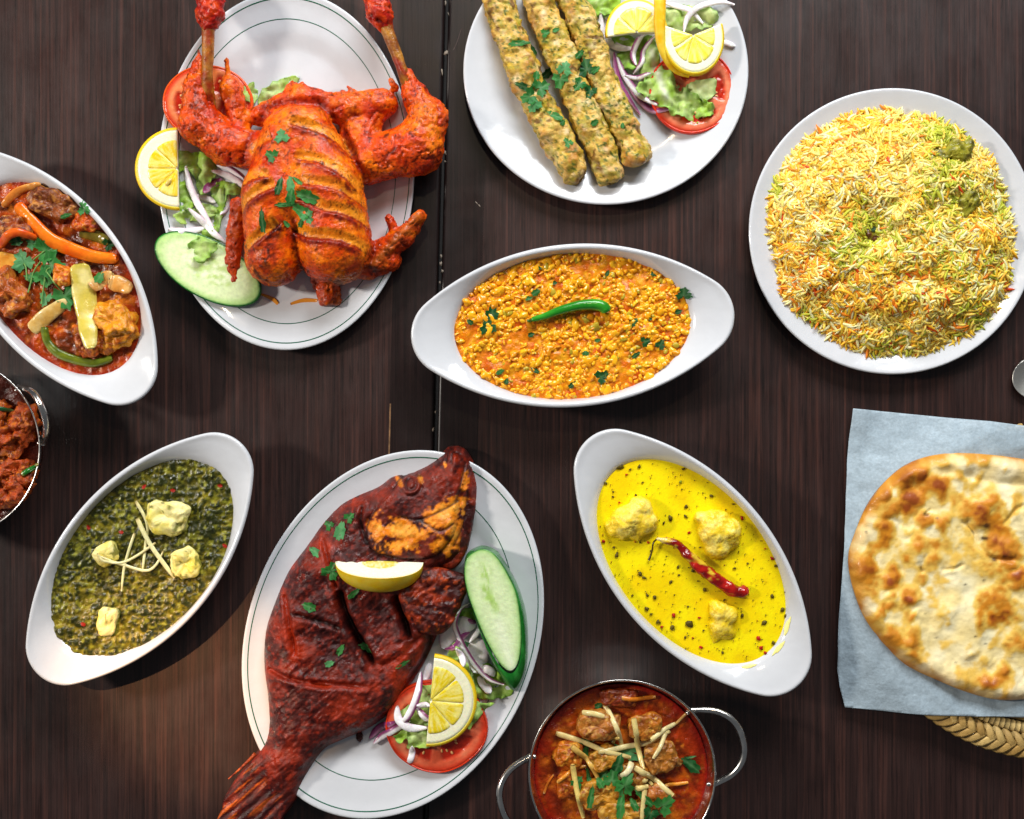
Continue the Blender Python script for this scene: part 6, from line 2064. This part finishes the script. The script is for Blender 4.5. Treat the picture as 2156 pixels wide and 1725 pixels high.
# lemon wedge tucked under the gill cover
lw = thing('lemon_wedge', 'lemon wedge tucked under the gill cover of the fish', 'lemon', *ZF([(775, 600)])[0], 70)
wc = ZF([(772, 575)])[0]
ax = ZF([(578, 568), (966, 582)])
ax = (ax[1] - ax[0]) / np.linalg.norm(ax[1] - ax[0])
pv = np.array([ax[1], -ax[0]])
Lw, Rw, zb, ph0, ph1 = 93, 66, 78, math.radians(-35), math.radians(63)


def wpt(al, ph, k=1.0, r=1.0):
    a = al * .97
    uu = Lw * np.sin(a) * (1 - .06 * np.cos(ph) * 0)
    rr = Rw * np.cos(a) ** .8 * r
    xy = wc + np.outer(uu, ax) + np.outer(rr * np.cos(ph), pv)
    return np.c_[xy, zb + rr * np.sin(ph)]


A_, P_ = np.meshgrid(np.linspace(-np.pi / 2, np.pi / 2, 56), np.linspace(ph0, ph1, 24), indexing='ij')
V = wpt(A_.ravel(), P_.ravel())
mesh('rind', V, grid_faces(56, 24)[:, ::-1], MT['peel'], lw, 100, mx(np.tile(C('#ffce14'), (len(V), 1)), C('#ffdc4a'), np.clip(.4 + fbm(V, 20, 2, 3), 0, 1)))
for ph, nm in ((ph1, 'cut_face'), (ph0, 'lower_face')):
    A_, R_ = np.meshgrid(np.linspace(-np.pi / 2, np.pi / 2, 70), np.linspace(0, 1, 26), indexing='ij')
    V = wpt(A_.ravel(), np.full(A_.size, ph), r=R_.ravel())
    uu = Lw * np.sin(A_.ravel() * .97)
    rr = Rw * np.cos(A_.ravel() * .97) ** .8 * R_.ravel()
    ed = np.minimum((1 - R_.ravel()) * Rw * np.cos(A_.ravel()) ** .8 * 1, 40)
    pul = sst(1.02, .9, (uu / 40) ** 2 + (rr / 30) ** 2 + .12 * fbm(V, 8, 2, 4))
    fib = fbm(np.c_[uu / 3.2, rr / 9, rr * 0], 1, 2, 5)
    cc = np.tile(C('#f6f0d8'), (len(V), 1))
    cc = mx(cc, C('#dcc63e'), pul * .95)
    cc = mx(cc, C('#f7f2c0'), pul * np.clip(fib, 0, .8))
    cc = mx(cc, C('#f0c21a'), np.exp(-ed / 2.2))
    F = grid_faces(70, 26)
    mesh(nm, V, F if nm == 'cut_face' else F[:, ::-1], MT['pulp'], lw, 100, cc)

# ------------------------------------------------------------------ bread, paper, basket, spoon
bc = ZD0((2230, 1245))[0]
bk = thing('woven_basket', 'round woven palm basket under the bread paper at the right edge', 'basket', bc[0], bc[1], 0)
BA, BB = 398, 343


def bpt(t, off, z):
    return np.stack([bc[0] + (BA + off) * np.cos(t), bc[1] + (BB + off) * np.sin(t), np.zeros_like(t) + z], 1)


tt = np.linspace(0, 2 * np.pi, 240, endpoint=False)
V, F = tube(bpt(tt, -10, 30), 19, 9, 10, closed=True)
mesh('rim_core', V, F, MT['straw'], bk, 36, np.tile(C('#8a6a38'), (len(V), 1)))
nb = 108
for i in range(nb):
    t0 = 2 * np.pi * i / nb
    dt = 2 * np.pi / nb
    for sd in (0, 1):
        if sd == 0:
            q = [bpt(np.array([t0 - dt * .9]), 12, 30)[0], bpt(np.array([t0 - dt * .2]), 6, 42)[0], bpt(np.array([t0 + dt * .55]), -13, 45)[0], bpt(np.array([t0 + dt * .8]), -19, 40)[0]]
        else:
            q = [bpt(np.array([t0 - dt * .6]), -33, 32)[0], bpt(np.array([t0 - dt * .1]), -27, 43)[0], bpt(np.array([t0 + dt * .5]), -9, 45)[0], bpt(np.array([t0 + dt * .75]), -3, 39)[0]]
        Vt, Ft = tube(spl(q, 7), [4.5, 7.5, 8.5, 8.5, 8, 7, 5], [1.5] * 7, 6)
        kc = mx(np.array([C('#cfae6c')]), C('#a07c40'), np.array([rnd.random()]))[0] * rnd.uniform(.85, 1.15)
        if 1.4 < t0 < 5.4:
            mesh('braid_strip', Vt, Ft, MT['straw'], bk, 40, np.tile(kc, (len(Vt), 1)))
nw = 190
for i in range(nw):
    t0 = 2 * np.pi * i / nw
    if not 2.4 < t0 < 5.2:
        continue
    tq = t0 + np.linspace(-.5, .5, 3) * 2 * np.pi / nw * .92
    p = bpt(tq, -47, 27)
    Vt, Ft = tube(p, [12, 13, 12], [8, 9, 8], 12)
    kc = C('#c9ab6e') * rnd.uniform(.8, 1.15)
    mesh('coil_wrap', Vt, Ft, MT['straw'], bk, 36, np.tile(kc, (len(Vt), 1)))
Vs, Fs, Cs, off = [], [], [], 0
for k in range(1, 13):
    V, F = tube(bpt(tt, -47 - 25 * k, 25 - 9 * min(k, 2)), 12.5, 8, 8, closed=True)
    Vs.append(V)
    Fs.append(F + off)
    Cs.append(np.tile(C('#b8975a'), (len(V), 1)) * (1 + .2 * np.sign(np.sin(np.repeat(tt, 8) * 80)))[:, None])
    off += len(V)
o = mesh('inner_coils', np.concatenate(Vs), np.concatenate(Fs), MT['straw'], bk, 36, np.concatenate(Cs))
o['kind'] = 'stuff'

PP = ZD0([(1801, 860), (1900, 870), (2000, 880), (2084, 887), (2156, 897), (2300, 912), (2560, 935), (2575, 1200), (2590, 1560), (2400, 1530), (2156, 1510), (2050, 1506), (1942, 1502.5), (1860, 1498), (1783, 1493), (1773, 1455), (1767, 1416), (1766, 1350), (1767, 1298), (1773, 1220), (1778, 1145), (1784, 1050), (1789, 975), (1794, 920)])
pp = np.concatenate([np.linspace(PP[i], PP[(i + 1) % len(PP)], 6, endpoint=False) for i in range(len(PP))])


def paper_h(x, y, d=None):
    q = np.c_[x, y]
    e = np.sqrt(((x - bc[0]) / BA) ** 2 + ((y - bc[1]) / BB) ** 2)
    z = 52 - 10 * sst(.93, .8, e)
    out = np.clip(e - 1.02, 0, 1) * 370
    z = z - 42 * (1 - np.exp(-(out / 90) ** 1.6)) + 7 * sst(60, 190, out) * (1 + fbm(q, 90, 2, 6))
    cr = np.abs(fbm(q, 70, 2, 12)) * 3.5 + fbm(q, 30, 2, 4) * 1.0
    return np.maximum(z + cr, 3)


V, F, d = pillow(pp, 6, paper_h, thick=.6)
MT['paper'] = M('greaseproof_paper', '#b4c5d0', rough=.42, vary=[(90, .10), (420, .12)], alpha=.70, bump=((60, .15), (300, .15)))
put(mesh('baking_paper', V, F, MT['paper'], None, 40, None, reg=True), 'bluish greaseproof paper sheet between the basket and the bread', 'paper')

NO = spl(ZN([(120, 760), (145, 660), (200, 540), (280, 448), (360, 395), (470, 367), (600, 366), (767, 385), (930, 420), (1080, 500), (1180, 640), (1200, 830), (1150, 1040), (1040, 1190), (900, 1270), (767, 1287), (660, 1283), (560, 1256), (450, 1212), (340, 1160), (280, 1108), (220, 1040), (170, 960), (135, 860)]), 160, True)
blist = [(315, 440, 30, 1.3), (385, 440, 26, 1.1), (225, 520, 28, 1.3), (460, 392, 20, .8), (430, 490, 38, 1.1), (290, 570, 40, .8), (340, 545, 40, .8), (260, 650, 32, .9), (455, 640, 28, .9), (395, 610, 26, .7), (360, 720, 44, .8), (175, 790, 34, .9), (270, 840, 26, .9), (285, 905, 26, 1.0), (345, 905, 26, 1.0),
         (590, 585, 44, 1.0), (640, 560, 34, .7), (700, 590, 40, .5), (690, 740, 50, 1.0), (650, 700, 26, .8), (760, 825, 34, 1.2), (665, 930, 44, 1.0), (610, 985, 38, .7), (650, 990, 30, .7), (470, 965, 36, .6), (450, 1000, 24, .5), (345, 1060, 34, 1.1), (350, 1100, 26, .8), (270, 1035, 30, .9), (210, 990, 28, .8), (640, 1130, 22, .7), (680, 1170, 24, .9), (650, 1215, 24, .6),
         (570, 1110, 18, .6), (745, 1065, 30, 1.1), (690, 420, 34, .5), (630, 395, 24, .5), (520, 440, 22, .7), (600, 465, 16, .5), (385, 840, 22, .6), (500, 800, 18, .5), (360, 968, 14, .8), (480, 610, 18, .6), (420, 760, 26, .7), (560, 400, 26, .5), (330, 650, 26, .5), (520, 1220, 30, .5), (240, 960, 22, .5), (900, 700, 50, 1), (980, 900, 60, .9), (850, 1000, 40, .8)]
bl = [(ZN([(a, b)])[0], r * .5661 * 1.3, w) for a, b, r, w in blist]


def naan_fields(x, y):
    q = np.c_[x, y]
    n1_ = fbm(q, 26, 3, 71)
    n2_ = fbm(q, 9, 3, 72)
    h = np.zeros(len(x))
    br_ = np.zeros(len(x))
    wx, wy = x + 7 * fbm(q, 22, 2, 75), y + 7 * fbm(q, 22, 2, 76)
    for p, r, w in bl:
        g = np.exp(-(((wx - p[0]) ** 2 + (wy - p[1]) ** 2) / r ** 2))
        h = np.maximum(h, g * (4 + r * .22) * w ** .5)
        br_ = np.maximum(br_, g * w)
    return h, br_, n1_, n2_


def naan_h(x, y, d):
    q = np.c_[x, y]
    h, br_, n1_, n2_ = naan_fields(x, y)
    z = 50 + 15 * (1 - (1 - np.clip(d / 26, 0, 1)) ** 2) ** .6 + 6 * np.exp(-((d - 24) / 20) ** 2)
    z = z + h + fbm(q, 60, 3, 77) * 5 + n1_ * 1.6 + n2_ * .7
    for pts, dp, w in (([(500, 430), (640, 470), (767, 480)], 5, 9), ([(560, 620), (600, 700), (640, 750), (720, 760)], 7, 5), ([(190, 640), (215, 760), (290, 850)], 4, 8), ([(700, 620), (740, 570), (790, 560)], 5, 5), ([(310, 800), (340, 930), (370, 1080)], 3, 7), ([(400, 590), (420, 575)], 5, 3), ([(385, 790), (388, 805)], 6, 3), ([(470, 800), (520, 790), (540, 780)], 5, 4), ([(540, 620), (590, 660)], 4, 4)):
        z = z - dp * np.exp(-(pdist(spl(ZN(pts), 12), x, y, False)[0] / w) ** 2)
    return z


V, F, d = pillow(NO, 3.2, naan_h, bot=lambda x, y, d: 46 + 4 * np.exp(-d / 10))
x, y = V[:, 0], V[:, 1]
h, br_, n1_, n2_ = naan_fields(x, y)
broad = sum(w * np.exp(-((x - ZN([(a, b)])[0, 0]) ** 2 + (y - ZN([(a, b)])[0, 1]) ** 2) / (r * .5661) ** 2) for a, b, r, w in [(340, 500, 130, .5), (200, 700, 80, .3), (250, 830, 80, .35), (310, 980, 90, .4), (640, 600, 110, .45), (650, 950, 100, .35), (650, 1180, 80, .35), (760, 820, 60, .4), (430, 700, 90, .2)])
m = br_ * .85 + broad * (1 + .8 * n1_) + .46 * n1_ + .14 * n2_ + .12 * fbm(V[:, :2], 60, 2, 81)
cc = mx(np.tile(C('#f5dc98'), (len(V), 1)), C('#f9ebbd'), np.clip(.4 + fbm(V[:, :2], 40, 2, 78), 0, 1))
cc = mx(cc, C('#edc158'), sst(.10, .46, m))
cc = mx(cc, C('#d08420'), sst(.42, .90, m))
cc = mx(cc, C('#94440f'), sst(.95, 1.4, m))
edge = np.exp(-d / 14)
cc = mx(cc, C('#cf8a2a'), np.clip(edge * (.95 + .7 * n1_), 0, .9))
cc = mx(cc, C('#a85a1a'), np.clip(edge * (.1 + 1.0 * fbm(V[:, :2], 30, 2, 80)), 0, .7))
for px, py, r in [(620, 636, 20), (650, 757, 12), (715, 745, 14), (402, 590, 8), (388, 798, 7), (690, 750, 10), (620, 680, 9), (440, 605, 4), (620, 838, 4), (585, 1045, 4), (625, 1072, 4), (512, 1143, 3), (400, 962, 3), (180, 657, 4), (550, 852, 4), (440, 1048, 6)]:
    p = ZN([(px, py)])[0]
    g = np.exp(-(((x - p[0]) / 1.5) ** 2 + (y - p[1]) ** 2) / (r * .5) ** 2)
    cc = mx(cc, C('#2f1508'), np.clip(g * (1 + .8 * n2_), 0, .9))
put(mesh('naan_bread', V, F, MT['bread'], None, 66, cc), 'blistered golden flatbread on paper at the right edge', 'bread')

sp = thing('spoon', 'shiny metal spoon tip at the right edge above the bread', 'spoon', *ZD0((2200, 800))[0], 3)
sp0 = ZD0((2186, 797))[0]
SPo = spl(np.array([sp0 + p for p in [(-56, 0), (-48, 24), (-24, 42), (10, 46), (48, 34), (74, 12), (84, 8), (84, -8), (74, -12), (48, -34), (10, -46), (-24, -42), (-48, -24)]]), 90, True)
V, F, d = pillow(SPo, 2.4, lambda x, y, d: 15 - 12 * (1 - np.exp(-(d / 16) ** 1.5)), thick=2.4)
MT['spoon'] = M('worn_spoon_steel', '#d8d4cc', metal=1, rough=.42, vary=(90, .12))
mesh('bowl', V, F, MT['spoon'], sp, 10)
p = spl([(*(sp0 + [70, 0]), 9), (*(sp0 + [120, 0]), 16), (*(sp0 + [220, 4]), 24), (*(sp0 + [330, 10]), 14)], 30)
V, F = tube(p, np.interp(np.linspace(0, 1, 30), [0, .3, 1], [9, 7, 15]), 3, 12)
mesh('handle', V, F, MT['steel'], sp, 10)
